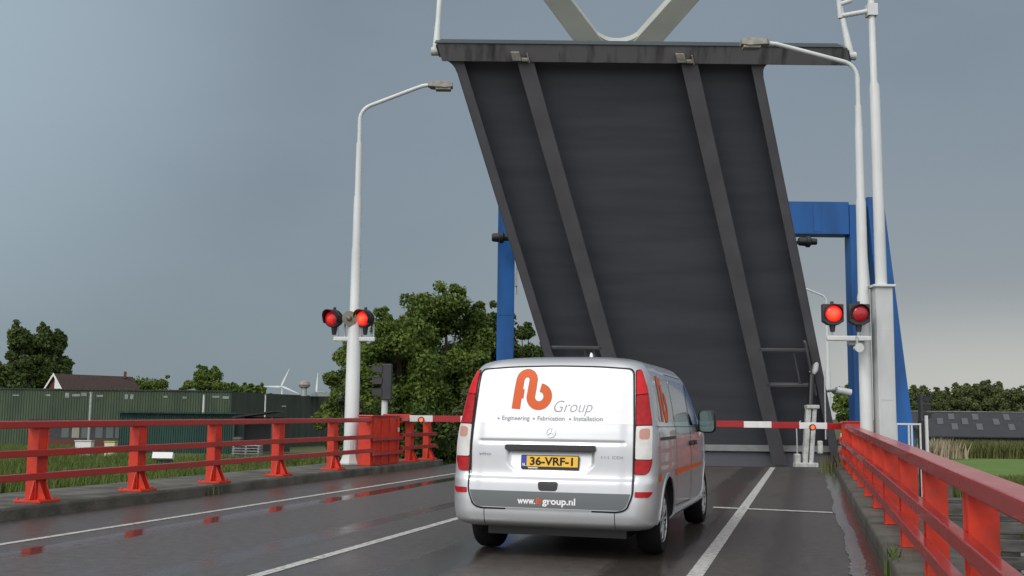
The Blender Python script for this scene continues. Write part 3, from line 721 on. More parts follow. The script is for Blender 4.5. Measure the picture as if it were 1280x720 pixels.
M['silver'] = mat('silver_paint', (.52, .53, .545), .32, metal=.55, coat=.6, noise=.05, nscale=3, rvar=.08)
M['silver_side'] = M['silver']
M['white_film'] = mat('white_film', (.80, .80, .81), .35, coat=.3)
M['grey_film'] = mat('grey_film', (.115, .125, .13), .45)
M['orange'] = mat('orange_film', (.62, .10, .018), .5, spec=.25)
M['textgrey'] = mat('text_grey', (.22, .235, .26), .5)
M['red_lens'] = mat('red_lens', (.42, .004, .008), .2, coat=.12, spec=.25, noise=.3, nscale=22)
M['red_lens_hi'] = mat('red_lens_upper', (.60, .008, .010), .2, coat=.12, spec=.25, noise=.2, nscale=22)
M['clear_lens'] = mat('clear_lens', (.62, .60, .57), .10, coat=.8, noise=.18, nscale=9)
M['bulb'] = mat('bulb_glass', (.45, .22, .18), .2)
M['carglass'] = mat('dark_glass', (.012, .014, .016), .05, spec=.7)
M['tint'] = mat('tinted_panel', (.26, .27, .28), .26, metal=.3, coat=.4)
M['rubber'] = mat('tyre_rubber', (.008, .008, .008), .8, bump=.3, bscale=60, spec=.2)
M['rim'] = mat('wheel_rim', (.45, .46, .47), .35, metal=.6)
M['gap'] = mat('panel_gap', (.008, .008, .009), .8)
M['plate_y'] = mat('plate_yellow', (.80, .47, .03), .4)
M['plate_b'] = mat('plate_blue', (.02, .05, .35), .4)
M['mirror'] = mat('mirror_glass', (.12, .17, .165), .06, metal=.9)

van = thing('van', 'silver panel van with white tailgate and orange lettering, waiting at the barrier', 'van', (VX, VY, 0), -.026)
zs = sorted(set([round(z, 4) for z in np.linspace(.27, 1.855, 110)]))
cols = []
V, F = [], []
nh = len(HCt(1.0))
for z in zs:
    P = HCt(z); ring = [(x, y) for x, y in P]+[(-x, y) for x, y in P[::-1][1:-1]]
    for x, y in ring:
        if abs(x) < .64 and y < 1 and .50 < z < 1.66: y += .09
        V.append((x, y, z))
n = len(V)//len(zs)
for i in range(len(zs)-1):
    for k in range(n): F.append((i*n+k, i*n+(k+1) % n, (i+1)*n+(k+1) % n, (i+1)*n+k))
F.append(tuple(range(n))[::-1]); F.append(tuple((len(zs)-1)*n+k for k in range(n)))
body = pydata('body', V, F, M['silver'], None, True)
cut = MB()
for yc in (.86, 4.03):
    for sg in (-1, 1): cut.lathe([(sg*.62, .40), (sg*1.1, .40)], 'X', c=(0, yc, .325), n=64)
cu = cut.build('cutter', M['gap'])
md = body.modifiers.new('b', 'BOOLEAN'); md.operation = 'DIFFERENCE'; md.object = cu; md.solver = 'EXACT'
dg = bpy.context.evaluated_depsgraph_get(); dg.update()
me = bpy.data.meshes.new_from_object(body.evaluated_get(dg)); body.modifiers.clear(); old = body.data; body.data = me; bpy.data.meshes.remove(old)
bpy.data.objects.remove(cu)
me.name = 'body'
me.polygons.foreach_set('use_smooth', [True]*len(me.polygons))
try: me.set_sharp_from_angle(angle=R(35))
except Exception: pass
body.parent = van
# paint the cut faces (wheel housings) dark
me.materials.clear(); me.materials.append(M['silver']); me.materials.append(M['gap'])
for p in me.polygons:
    c = p.center; p.material_index = 0
    for yc in (.86, 4.03):
        r = math.hypot(c.y-yc, c.z-.325)
        if (r < .402 and abs(c.x) < .70) or (abs(r-.40) < .004 and abs(c.x) < .915 and abs(p.normal.x) < .3): p.material_index = 1

def grid_poly(poly, step, fn, off, name, material, parent, thick=.0, smooth=True, offfn=None):
    """flat outline (a,z) -> cut into a grid, wrapped on the skin with fn, given thickness towards the skin"""
    b = bmesh.new(); f = b.faces.new([b.verts.new((a, z, 0)) for a, z in poly])
    xs = [p[0] for p in poly]; zs_ = [p[1] for p in poly]
    for ax, lo_, hi_ in ((0, min(xs), max(xs)), (1, min(zs_), max(zs_))):
        k = math.floor(lo_/step)*step
        while k < hi_:
            if k > lo_+1e-4:
                co = (k, 0, 0) if ax == 0 else (0, k, 0); no = (1, 0, 0) if ax == 0 else (0, 1, 0)
                bmesh.ops.bisect_plane(b, geom=b.verts[:]+b.edges[:]+b.faces[:], plane_co=co, plane_no=no, dist=1e-5)
            k += step
    return wrap(b, fn, off, name, material, parent, thick, smooth, offfn)
def wrap(b, fn, off, name, material, parent, thick, smooth, offfn=None):
    flat = {v: (v.co.x, v.co.y) for v in b.verts}
    edges = [e for e in b.edges if len(e.link_faces) == 1] if thick else []
    inner = {}
    for v, (a, z) in flat.items():
        o_ = off+(offfn(a, z) if offfn else 0); v.co = fn(a, z, o_)
    for e in edges:
        q_ = []
        for v in e.verts:
            if v not in inner:
                a, z = flat[v]; inner[v] = b.verts.new(fn(a, z, off-thick+(offfn(a, z) if offfn else 0)))
            q_.append(inner[v])
        try: b.faces.new([e.verts[0], e.verts[1], q_[1], q_[0]])
        except ValueError: pass
    bmesh.ops.recalc_face_normals(b, faces=b.faces)
    me = bpy.data.meshes.new(name); b.to_mesh(me); b.free(); me.materials.append(material)
    if smooth:
        me.polygons.foreach_set('use_smooth', [True]*len(me.polygons))
        try: me.set_sharp_from_angle(angle=R(50))
        except Exception: pass
    o = bpy.data.objects.new(name, me); C.objects.link(o); o.parent = parent
    # make normals face outwards
    return o
def rpoly(pts, r=.03, n=5):          # round the corners of a polygon
    out_ = []; m_ = len(pts)
    for i in range(m_):
        p0, p, p1 = Vector(pts[i-1]), Vector(pts[i]), Vector(pts[(i+1) % m_])
        rr_ = r[i] if isinstance(r, (list, tuple)) else r
        a = (p0-p); c = (p1-p); ra = min(rr_, a.length*.45); rc = min(rr_, c.length*.45)
        A, B = p+a.normalized()*ra, p+c.normalized()*rc
        for k in range(n+1): t = k/n; q_ = A*(1-t)**2+p*2*t*(1-t)+B*t*t; out_.append((q_.x, q_.y))
    return out_
def stroke(pts, w_):                 # thick polyline as a closed outline
    L1, L2 = [], []
    for i, p in enumerate(pts):
        a = Vector(pts[max(i-1, 0)]); c = Vector(pts[min(i+1, len(pts)-1)]); d = (c-a).normalized(); nn = Vector((-d.y, d.x))
        L1.append(tuple(Vector(p)+nn*w_/2)); L2.append(tuple(Vector(p)-nn*w_/2))
    return L1, L2
def ribbon(pts, w_, fn, off, name, material, parent, thick=0):
    b = bmesh.new(); L1, L2 = stroke(pts, w_); A = [b.verts.new((*p, 0)) for p in L1]; B = [b.verts.new((*p, 0)) for p in L2]
    for i in range(len(pts)-1): b.faces.new([A[i], A[i+1], B[i+1], B[i]])
    return wrap(b, fn, off, name, material, parent, thick, False)

# tailgate
tg = rpoly([(-.69, .455), (.69, .455), (.748, .60), (.745, 1.20), (.716, 1.70), (.40, 1.722), (0, 1.730), (-.40, 1.722), (-.716, 1.70), (-.745, 1.20), (-.748, .60)], [.10, .10, .05, .2, .05, .1, .1, .1, .05, .2, .05])
def sm(x, a, c): t = min(max((x-a)/(c-a), 0), 1); return t*t*(3-2*t)
def relief(x, z):
    h = 0
    rw = .395-.10*sm(z, .86, .75)                                     # number plate recess, deep under the handle
    inside = sm(abs(x), rw+.02, rw-.02)*sm(z, .745, .775)*sm(z, .985, .975)
    h -= inside*(.042*(z-.745)/.235+.002)
    h += .010*sm(z, .735, .70)                                        # lower ledge
    if abs(x) < .69: h -= .009*sm(z, 1.02, 1.035)*sm(z, 1.065, 1.05)*sm(abs(x), .69, .67)   # long crease
    h += .006*sm(abs(x), .70, .62)
    return h
def T(x, z, off=0): return S_r(x, z, off+.006+relief(x, z))
gate_out = [(x*1.010+(.004 if x > 0 else -.004), .455+(z-.455)*1.0+(.008 if z > 1.6 else (-.010 if z < .5 else 0))) for x, z in tg]
ribbon(gate_out+gate_out[:1], .014, S_r, .008, 'tailgate_seal', M['gap'], van)
low_ = [p for p in tg if p[1] <= 1.2]
def clip(poly, z0_, z1_):
    b = bmesh.new(); b.faces.new([b.verts.new((a, z, 0)) for a, z in poly])
    bmesh.ops.bisect_plane(b, geom=b.verts[:]+b.edges[:]+b.faces[:], plane_co=(0, z0_, 0), plane_no=(0, -1, 0), clear_outer=True, dist=1e-6)
    bmesh.ops.bisect_plane(b, geom=b.verts[:]+b.edges[:]+b.faces[:], plane_co=(0, z1_, 0), plane_no=(0, 1, 0), clear_outer=True, dist=1e-6)
    f = b.faces[:][0]; P = [(v.co.x, v.co.y) for v in f.verts]; b.free(); return P
def inset(poly, k): return [(x-math.copysign(k, x) if abs(x) > .5 else x, z) for x, z in poly]
tgo = grid_poly(clip(tg, .40, 1.208), .0125, T, 0, 'tailgate', M['silver'], van, thick=.02)
grid_poly(clip(tg, 1.2085, 1.9), .03, T, .0005, 'white_panel', M['white_film'], van, thick=.02)
grid_poly(inset(clip(tg, .462, .605), .004), .03, T, .002, 'grey_band', M['grey_film'], van)
# bumper seams
for x in (-.60, .60): ribbon([(x, .30+.01*k) for k in range(15)], .006, lambda a, z, o_=0: S_r(a, z, o_), .002, 'bumper_seam', M['gap'], van)
# handle strip, lock, number plate
grid_poly(rpoly([(-.42, .968), (.42, .968), (.42, 1.018), (-.42, 1.018)], .02), .03, lambda a, z, o_=0: S_r(a, z, .006+o_), .034, 'handle_strip', M['black'], van, thick=.03)
grid_poly(rpoly([(-.085, .612), (.085, .612), (.095, .695), (-.095, .695)], .03), .02, lambda a, z, o_=0: S_r(a, z, .006+o_), .018, 'latch', M['black'], van, thick=.015)
pl = grid_poly(rpoly([(-.268, .800), (.268, .800), (.268, .925), (-.268, .925)], .01), .3, lambda a, z, o_=0: Vector((a, .046+(z-.8)*.12-o_, z)), .0, 'licence_plate', M['black'], van, thick=.01)
PF = lambda a, z, o_=0: Vector((a, .046+(z-.8)*.12-o_, z))
grid_poly([(-.215, .823), (.260, .823), (.260, .918), (-.215, .918)], .3, PF, .003, 'plate_face', M['plate_y'], pl)
grid_poly([(-.260, .823), (-.2155, .823), (-.2155, .918), (-.260, .918)], .3, PF, .003, 'country_band', M['plate_b'], pl)
# lettering
def text(s, size, fn, x, z, off, name, material, parent, shear=0, width=None, bold=0, spacing=1.0):
    cu_ = bpy.data.curves.new(name, 'FONT'); cu_.body = s; cu_.size = size; cu_.shear = shear; cu_.offset = bold; cu_.space_character = spacing; cu_.resolution_u = 4
    o = bpy.data.objects.new(name, cu_); C.objects.link(o); dg = bpy.context.evaluated_depsgraph_get(); dg.update()
    me = bpy.data.meshes.new_from_object(o.evaluated_get(dg)); bpy.data.objects.remove(o); bpy.data.curves.remove(cu_)
    b = bmesh.new(); b.from_mesh(me); bpy.data.meshes.remove(me)
    xs = [v.co.x for v in b.verts]; x0, x1 = min(xs), max(xs); k = (width/(x1-x0)) if width else 1
    for v in b.verts: v.co.x = x+(v.co.x-x0)*k; v.co.y = z+v.co.y; v.co.z = 0
    st = .04; kx = math.floor(x/st)*st
    while kx < x+(x1-x0)*k:
        bmesh.ops.bisect_plane(b, geom=b.verts[:]+b.edges[:]+b.faces[:], plane_co=(kx, 0, 0), plane_no=(1, 0, 0), dist=1e-6); kx += st
    return wrap(b, fn, off, name, material, parent, 0, False)
text('36-VRF-1', .098, PF, -.185, .838, .005, 'plate_text', M['gap'], pl, width=.40, bold=.0028)
text('NL', .035, PF, -.254, .828, .005, 'plate_text', M['white_film'], pl, width=.03, bold=.001)
grid_poly([(-.20, .807), (-.11, .807), (-.11, .815), (-.20, .815)], .3, PF, .002, 'frame_strip', M['white_film'], pl)
text('Group', .155, T, .015, 1.312, .0025, 'lettering', M['textgrey'], van, shear=.32, width=.355, bold=-.0028)
for s, x, wd in (('Engineering', -.475, .265), ('Fabrication', -.135, .255), ('Installation', .205, .265)):
    text(s, .056, T, x, 1.236-.0*x, .0025, 'lettering', M['textgrey'], van, width=wd, bold=.0006)
    grid_poly([(x-.035+.010*math.cos(k*.785), 1.250+.010*math.sin(k*.785)) for k in range(8)], .1, T, .0025, 'bullet', M['textgrey'], van)
text('www.', .082, T, -.275, .497, .005, 'lettering', M['white_film'], van, width=.165, bold=.0022)
text('fb', .082, T, -.102, .497, .005, 'lettering', M['orange'], van, width=.05, bold=.0022)
text('group.nl', .082, T, -.044, .497, .005, 'lettering', M['white_film'], van, width=.30, bold=.0022)
text('vito', .042, T, -.675, .915, .004, 'lettering', M['textgrey'], van, shear=.2, width=.115)
text('111 CDI', .034, T, .47, .905, .004, 'lettering', M['textgrey'], van, width=.19)
def logo(fn, k, x0, z0_, off, parent, nm='logo'):
    def cv(p): return (x0+(p[0]-540)*k, z0_+(495-p[1])*k)
    pts = [(190, 495), (197, 400), (205, 300), (214, 210)]
    for a in range(170, -11, -12): pts.append((287+70*math.cos(R(a)), 198-72*math.sin(R(a))))
    pts += [(353, 250), (347, 310), (342, 360)]
    for a in range(180, 451, 12): pts.append((430+90*math.cos(R(a)), 368-92*math.sin(R(a))))
    b = bmesh.new(); L1, L2 = stroke([cv(p) for p in pts], 84*k)
    A = [b.verts.new((*p, 0)) for p in L1]; B = [b.verts.new((*p, 0)) for p in L2]
    for i in range(len(pts)-1): b.faces.new([A[i], A[i+1], B[i+1], B[i]])
    b.faces.new([b.verts.new((*cv(p), 0)) for p in ((236, 292), (270, 292), (264, 388), (232, 388))])
    o = wrap(b, fn, off, nm, M['orange'], parent, 0, False)
    b = bmesh.new(); L1, L2 = stroke([cv(p) for p in pts], 93*k)
    A = [b.verts.new((*p, 0)) for p in L1]; B = [b.verts.new((*p, 0)) for p in L2]
    for i in range(len(pts)-1): b.faces.new([A[i], A[i+1], B[i+1], B[i]])
    wrap(b, fn, off-.0008, 'logo_outline', M['textgrey'], parent, 0, False)
logo(T, .00090, -.035, 1.338, .003, van)
# star badge
c = (.0, 1.128)
ribbon([(c[0]+.042*math.cos(R(a)), c[1]+.042*math.sin(R(a))) for a in range(0, 361, 12)], .009, T, .006, 'badge', M['rim'], van, .004)
for a in (90, 210, 330): ribbon([(c[0], c[1]), (c[0]+.04*math.cos(R(a)), c[1]+.04*math.sin(R(a)))], .009, T, .006, 'badge', M['rim'], van, .004)

# tail lamps in (arclength, z)
for sg in (1, -1):
    f = lambda a, z, o_=0, sg=sg: S_u(sg*a, z, o_)
    lamp = grid_poly(rpoly([(.752, .775), (.88, .765), (.925, .86), (.925, 1.2), (.878, 1.5), (.808, 1.712), (.742, 1.70), (.764, 1.2)], [.02, .09, .05, .1, .1, .03, .02, .1]), .03, f, .006, 'tail_lamp', M['gap'], van, thick=.01)
    def lens(pts, nm, mtl, r=.015): grid_poly(rpoly(pts, r), .02, f, .014, nm, mtl, lamp, thick=.008)
    lens([(.760, 1.475), (.868, 1.49), (.802, 1.705), (.749, 1.693)], 'upper_lens', M['red_lens_hi'])
    lens([(.771, 1.205), (.917, 1.21), (.871, 1.482), (.762, 1.467)], 'brake_lens', M['red_lens'])
    lens([(.772, .905), (.917, .905), (.917, 1.200), (.771, 1.196)], 'reverse_lens', M['clear_lens'])
    lens([(.762, .773), (.873, .773), (.916, .865), (.916, .898), (.768, .898)], 'fog_lens', M['red_lens'])
    grid_poly(rpoly([(.80, 1.08), (.89, 1.08), (.89, 1.18), (.80, 1.17)], .03), .02, f, .0155, 'lamp_bulb', M['bulb'], lamp)
    grid_poly(rpoly([(.775, .575), (.90, .575), (.94, .61), (.94, .625), (.775, .625)], .012), .03, f, .006, 'reflector', M['red_lens'], van, thick=.004)
# sides: panel gaps, glass, stripe, rail
for sg, f in ((1, SR), (-1, SL)):
    def gap(pts, w_=.008, nm='door_gap', m_=None): 
        P = []
        for i in range(len(pts)-1):
            n2 = max(2, int(math.dist(pts[i], pts[i+1])/.04))
            P += [(pts[i][0]+(pts[i+1][0]-pts[i][0])*k/n2, pts[i][1]+(pts[i+1][1]-pts[i][1])*k/n2) for k in range(n2)]
        P.append(pts[-1]); return ribbon(P, w_, f, .0015, nm, m_ or M['gap'], van)
    grid_poly(rpoly([(.48, 1.235), (1.33, 1.235), (1.33, 1.64), (.60, 1.655)], .06), .04, f, .004, 'rear_side_panel', M['tint'], van, thick=.003)
    grid_poly(rpoly([(1.42, 1.235), (2.36, 1.235), (2.36, 1.64), (1.42, 1.655)], .06), .04, f, .004, 'side_glass', M['tint'], van, thick=.003)
    grid_poly(rpoly([(2.52, 1.19), (3.60, 1.19), (3.28, 1.40), (3.0, 1.60), (2.54, 1.64)], .05), .03, f, .004, 'door_window', M['carglass'], van, thick=.003)
    gap([(1.375, .42), (1.375, 1.70), (2.44, 1.69), (2.44, .40), (1.375, .42)])
    gap([(2.49, .42), (2.49, 1.68)]); gap([(3.55, .60), (3.62, 1.15)])
    gap([(.42, 1.08), (1.37, 1.08)], .028, 'slide_rail', M['black'])
    gap([(.25, 1.19), (3.6, 1.17)], .006, 'belt_line')
    grid_poly([(.27, .70), (.455, .70), (.455, .765), (.27, .762)], .05, f, .003, 'stripe', M['orange'], van)
    grid_poly([(1.28, .715), (3.55, .735), (3.55, .765), (1.28, .775)], .05, f, .003, 'stripe', M['orange'], van)
    for y0 in (2.30, 2.62):
        grid_poly(rpoly([(y0, .98), (y0+.16, .98), (y0+.16, 1.03), (y0, 1.03)], .015), .05, f, .03, 'door_handle', M['black'], van, thick=.028)
    grid_poly(rpoly([(1.29, .285), (3.60, .285), (3.60, .345), (1.29, .345)], .01), .08, f, .012, 'sill', M['silver'], van, thick=.02)
    # wheel arch lips
    for yc in (.86, 4.03):
        pts = [(yc+.415*math.cos(R(a)), .325+.415*math.sin(R(a))) for a in range(-4, 185, 6)]
        ribbon(pts, .035, f, .008, 'wheel_arch', M['silver'], van, .012)
logo(lambda a, z, o_=0: SR(a, z, o_), .00105, 1.03, 1.235, .008, van, 'side_logo')
# wheels
def wheel(sg, yc):
    xo = sg*.905
    t_ = MB().lathe([(xo-sg*.215, .22), (xo-sg*.218, .30), (xo-sg*.19, .322), (xo-sg*.10, .328), (xo-sg*.03, .322), (xo-sg*.0, .30), (xo, .245), (xo-sg*.012, .215)], 'X', c=(0, yc, .328), n=56)
    wh = t_.build('wheel', M['rubber'], van, smooth=True)
    b = MB(); b.lathe([(xo-sg*.012, .217), (xo-sg*.005, .205), (xo-sg*.03, .19), (xo-sg*.05, .12), (xo-sg*.02, .06), (xo-sg*.008, .055), (xo-sg*.008, .0001)], 'X', c=(0, yc, .328), n=48)
    b.build('rim', M['rim'], wh, smooth=True)
    b = MB()
    for k in range(10):
        a = 2*math.pi*k/10; b.box((xo-sg*.018, yc+.125*math.cos(a), .328+.125*math.sin(a)), (.03, .13, .022), Matrix.Rotation(a, 3, 'X'))
    b.build('spoke', M['rim'], wh, bevel=.004)
    b = MB()
    for k in range(10):
        a = 2*math.pi*(k+.5)/10; b.tube([(xo-sg*.024, yc+.135*math.cos(a), .328+.135*math.sin(a)), (xo-sg*.018, yc+.135*math.cos(a), .328+.135*math.sin(a))], .024, 10)
    b.build('rim_opening', M['black'], wh)
for sg in (1, -1):
    wheel(sg, .86); wheel(sg, 4.03)
MB().box((0, 2.3, .27), (1.30, 4.0, .16)).build('underbody', M['black'], van)
MB().tube([(-.62, .86, .33), (.62, .86, .33)], .05, 10).build('axle', M['black'], van)
b = MB()
b.tube([(.45, .35, .24), (.45, 1.2, .25)], .03, 10); b.build('exhaust', M['dkgrey'], van)
# mirrors
for sg in (1, -1):
    yy = 3.02
    mh = MB(); mh.box((sg*1.068, yy, 1.235), (.200, .14, .265)); o = mh.build('mirror', M['black'], van, bevel=.06, seg=4)
    for p in o.data.polygons: p.use_smooth = True
    MB().box((sg*.93, yy+.02, 1.16), (.16, .07, .09)).build('mirror_arm', M['black'], o, bevel=.02)
    b = MB(); P = rpoly([(sg*.99, 1.12), (sg*1.148, 1.12), (sg*1.152, 1.348), (sg*.99, 1.348)], .045); b.prism([(x, yy-.074, z) for x, z in P], (0, .004, 0)); b.build('mirror_glass', M['mirror'], o)
MB().tube([(.16, 1.05, 1.83), (.16, 1.05, 1.885), (.16, 1.04, 1.90)], [.022, .016, .008], 10).build('antenna', M['white_film'], van, smooth=True)
# windscreen
b = MB(); vs = [[b.b.verts.new((x, y+.01, z)) for x in (-hw_, -hw_/2, 0, hw_/2, hw_)] for z, y, hw_ in ((1.26, 3.93, .50), (1.42, 3.64, .48), (1.6, 3.34, .45), (1.7, 3.15, .42))]
for i in range(3):
    for k in range(4): b.face([vs[i][k], vs[i][k+1], vs[i+1][k+1], vs[i+1][k]])
b.build('windscreen', M['carglass'], van)

# ------------------------------------------------------------------ foliage
def leafmat(name, a, b_, c_=None):
    Mx = bpy.data.materials.new(name); Mx.use_nodes = True; n, l = Mx.node_tree.nodes, Mx.node_tree.links; p = n['Principled BSDF']
    g = n.new('ShaderNodeNewGeometry'); cr = n.new('ShaderNodeValToRGB'); cr.color_ramp.elements[0].color = (*a, 1); cr.color_ramp.elements[1].color = (*b_, 1)
    tcn = n.new('ShaderNodeTexCoord'); t = n.new('ShaderNodeTexNoise'); t.inputs['Scale'].default_value = .45; t.inputs['Detail'].default_value = 3; l.new(tcn.outputs['Object'], t.inputs['Vector'])
    mx = n.new('ShaderNodeMath'); mx.operation = 'MULTIPLY_ADD'; l.new(g.outputs['Random Per Island'], mx.inputs[0]); mx.inputs[1].default_value = .45
    mr = n.new('ShaderNodeMapRange'); mr.inputs[1].default_value = .35; mr.inputs[2].default_value = .65; mr.inputs[4].default_value = .6; l.new(t.outputs['Fac'], mr.inputs[0]); l.new(mr.outputs[0], mx.inputs[2])
    l.new(mx.outputs[0], cr.inputs[0]); l.new(cr.outputs[0], p.inputs['Base Color']); p.inputs['Roughness'].default_value = .6; p.inputs['Specular IOR Level'].default_value = .25
    tr = n.new('ShaderNodeBsdfTranslucent'); l.new(cr.outputs[0], tr.inputs[0]); ms = n.new('ShaderNodeMixShader'); ms.inputs[0].default_value = .25
    l.new(p.outputs[0], ms.inputs[1]); l.new(tr.outputs[0], ms.inputs[2]); l.new(ms.outputs[0], n['Material Output'].inputs[0]); return Mx
M['leafA'] = leafmat('leaves_mid', (.040, .078, .014), (.145, .200, .034))
M['leafB'] = leafmat('leaves_dark', (.030, .055, .015), (.095, .135, .030))
M['leafC'] = leafmat('leaves_grey', (.045, .068, .025), (.13, .155, .06))
M['leafD'] = leafmat('leaves_far', (.055, .075, .028), (.12, .15, .05))
M['bark'] = mat('bark', (.07, .055, .04), .9, noise=.4, bump=.5)
M['grassblade'] = leafmat('grass_blades', (.06, .11, .022), (.18, .22, .06))
M['reed'] = leafmat('reed_blades', (.10, .115, .035), (.20, .20, .08))
def leaves(rs, clumps, per, size, squash=.8):
    """clumps: (x,y,z,r). Leaf-sized quads scattered in every clump, denser at its skin"""
    cs = np.array(clumps); k = np.repeat(np.arange(len(cs)), per); n = len(k)
    d = rs.normal(size=(n, 3)); d /= np.linalg.norm(d, axis=1)[:, None]
    rad = cs[k, 3]*(rs.uniform(.35, 1.08, n))
    c = cs[k, :3]+d*rad[:, None]*np.array([1, 1, squash])
    nr = d*.6+rs.normal(size=(n, 3))*.6+np.array([0, 0, .25]); nr /= np.linalg.norm(nr, axis=1)[:, None]
    a = np.cross(nr, rs.normal(size=(n, 3))); a /= np.linalg.norm(a, axis=1)[:, None]; b_ = np.cross(nr, a)
    s = size*rs.uniform(.6, 1.35, n)[:, None]
    Vv = np.stack([c-a*s, c-b_*s*.6, c+a*s, c+b_*s*.6], 1).reshape(-1, 3)
    Ff = np.arange(n*4).reshape(-1, 4)
    return Vv, Ff
def npmesh(name, V, F, material, parent=None):
    me = bpy.data.meshes.new(name); me.vertices.add(len(V)); me.vertices.foreach_set('co', V.astype(np.float32).ravel())
    me.loops.add(F.size); me.loops.foreach_set('vertex_index', F.astype(np.int32).ravel())
    me.polygons.add(len(F)); me.polygons.foreach_set('loop_start', np.arange(0, F.size, F.shape[1], dtype=np.int32)); me.polygons.foreach_set('loop_total', np.full(len(F), F.shape[1], dtype=np.int32))
    me.update(calc_edges=True); me.validate(); me.materials.append(material)
    o = bpy.data.objects.new(name, me); C.objects.link(o)
    if parent: o.parent = parent
    return o
def tree(label, s, d, h, rx, seed, mtl, nclump, per, leaf, base=.12, name='tree', cat='tree', shape='round', group=None, zb=-2.2, ry=None, trunk=True):
    rs = np.random.RandomState(seed)
    t = thing(name, label, cat, W(s, d, zb), YAW, group)
    cl = []; ry = ry or rx
    while len(cl) < nclump:
        p = rs.uniform(-1, 1, 3); q_ = np.linalg.norm(p)
        if q_ > 1: continue
        if p[2] > .86: continue
        p = p/q_*(q_**.55); p[2] = min(p[2]*1.12, .97)
        zf = (p[2]+1)/2
        if shape == 'round': wd = 1
        elif shape == 'poplar': wd = .75+.25*math.sin(zf*3)
        else: wd = 1
        z = h*(base+(1-base)*zf)
        r = rx*rs.uniform(.20, .40)*(1.45 if shape == 'poplar' else 1)
        cl.append((p[0]*rx*.78*wd, p[1]*ry*.78*wd, min(z, h-r*.6)*.97, r))
    Vv, Ff = leaves(rs, cl, per, leaf)
    # loose sprays that break the outline
    ol = [c for c in cl if math.hypot(c[0]/rx, (c[2]/h-.55)*2) > .72]
    if ol:
        sp_ = []
        for c in ol:
            dv = np.array([c[0], c[1]*.5, (c[2]-h*.5)]); dv = dv/(np.linalg.norm(dv)+1e-6)
            for k in range(2):
                q_ = np.array(c[:3])+dv*c[3]*rs.uniform(.75, 1.1)+rs.normal(size=3)*c[3]*.22; sp_.append((*q_, c[3]*.38))
        V2, F2 = leaves(rs, sp_, max(per//7, 4), leaf); Ff = np.vstack([Ff, F2+len(Vv)]); Vv = np.vstack([Vv, V2])
    Vv[:, 2] = np.maximum(Vv[:, 2], .02)
    if trunk:
        b = MB(); tr_ = max(h*.022, .06); b.tube([(0, 0, -.1), (.05*rx, 0, h*.35), (0, .05*rx, h*.75)], [tr_*1.3, tr_, tr_*.35], 9)
        for c in cl[::max(1, len(cl)//14)]: b.tube([(0, 0, h*.25+.1*c[2]), tuple(np.array(c[:3])*.6+np.array([0, 0, h*.12])), tuple(c[:3])], [tr_*.5, tr_*.3, tr_*.1], 6)
        b.build('trunk', M['bark'], t, smooth=True)
    npmesh('crown', Vv, Ff, mtl, t)
    return t
def tpx(px, d): return at(px, 500, d)[0]
def hpx(px, py, d, zb=-2.2): return at(px, py, d)[1]-zb
G = 'trees behind the left lamp post'
for (lab, px, pt, d, rpx, seed, m_, nc, per) in [
    ('broad bright green tree right of the left lamp post, at the front of the clump', 498, 395, 60, 58, 1, 'leafA', 90, 420),
    ('tallest green tree in the clump behind the left lamp post, rounded top', 556, 364, 66, 58, 2, 'leafA', 110, 420),
    ('darker tree left of the blue portal post, at the right of the clump', 612, 390, 70, 44, 3, 'leafB', 80, 380),
    ('small tree between the blue portal post and the leaf edge', 655, 402, 74, 30, 4, 'leafB', 50, 320),
    ('low leafy tree at the left end of the clump, left of the lamp post', 438, 418, 64, 34, 5, 'leafA', 60, 380)]:
    tree(lab, tpx(px, d), d, hpx(px, pt, d), rpx/FPX*d*1.12, seed, M[m_], nc, int(per*1.7), .115, base=.02, group=G)
G = 'bushes on the far bank'
for (lab, px, pt, d, rpx, seed, m_, nc) in [
    ('grey-green bush at the foot of the left lamp post', 440, 470, 56, 26, 11, 'leafC', 22), ('dark bush below the ship signal on its white post', 480, 505, 55, 28, 12, 'leafB', 22),
    ('dark bush just left of the van, under the left boom', 540, 500, 54, 34, 13, 'leafB', 26), ('pale bush above the van\'s left tail lamp', 592, 470, 57, 30, 14, 'leafC', 24)]:
    tree(lab, tpx(px, d), d, hpx(px, pt, d), rpx/FPX*d, seed, M[m_], nc, 240, .11, base=.0, name='bush', cat='bush', group=G)
G = 'tall trees at the far left'
for (lab, px, pt, d, rpx, seed, nc) in [('left dark tree of the tall group at the left edge', 22, 406, 160, 18, 21, 34), ('middle tree of the tall group, rising just left of the house roof', 48, 404, 162, 19, 22, 36), ('right tree of the tall group, directly behind the house roof', 70, 412, 164, 18, 23, 34),
                                      ('low bushy tree at the left frame edge before the tall group', 4, 455, 150, 26, 24, 24)]:
    tree(lab, tpx(px, d), d, hpx(px, pt, d), rpx/FPX*d, seed, M['leafB'], int(nc*1.7), 330, .26, base=.05, shape='poplar', group=G)
G = 'small trees beyond the green wall'
for (lab, px, pt, d, rpx, seed, nc) in [('flat bush beyond the green wall, right of the house', 185, 473, 170, 34, 31, 26), ('taller green tree beyond the green wall, at its middle', 262, 458, 170, 24, 32, 28), ('low bush left of the taller tree beyond the wall', 236, 473, 172, 15, 33, 14), ('low bush right of the taller tree beyond the wall', 300, 480, 172, 20, 34, 16), ('low bush beyond the right part of the green wall', 326, 482, 176, 14, 35, 12)]:
    tree(lab, tpx(px, d), d, hpx(px, pt, d), rpx/FPX*d, seed, M['leafA'], nc*2, 260, .24, base=.25, group=G)
G = 'tree row behind the barn'
ord_ = ['first', 'second', 'third', 'fourth', 'fifth', 'sixth', 'seventh', 'eighth', 'ninth']
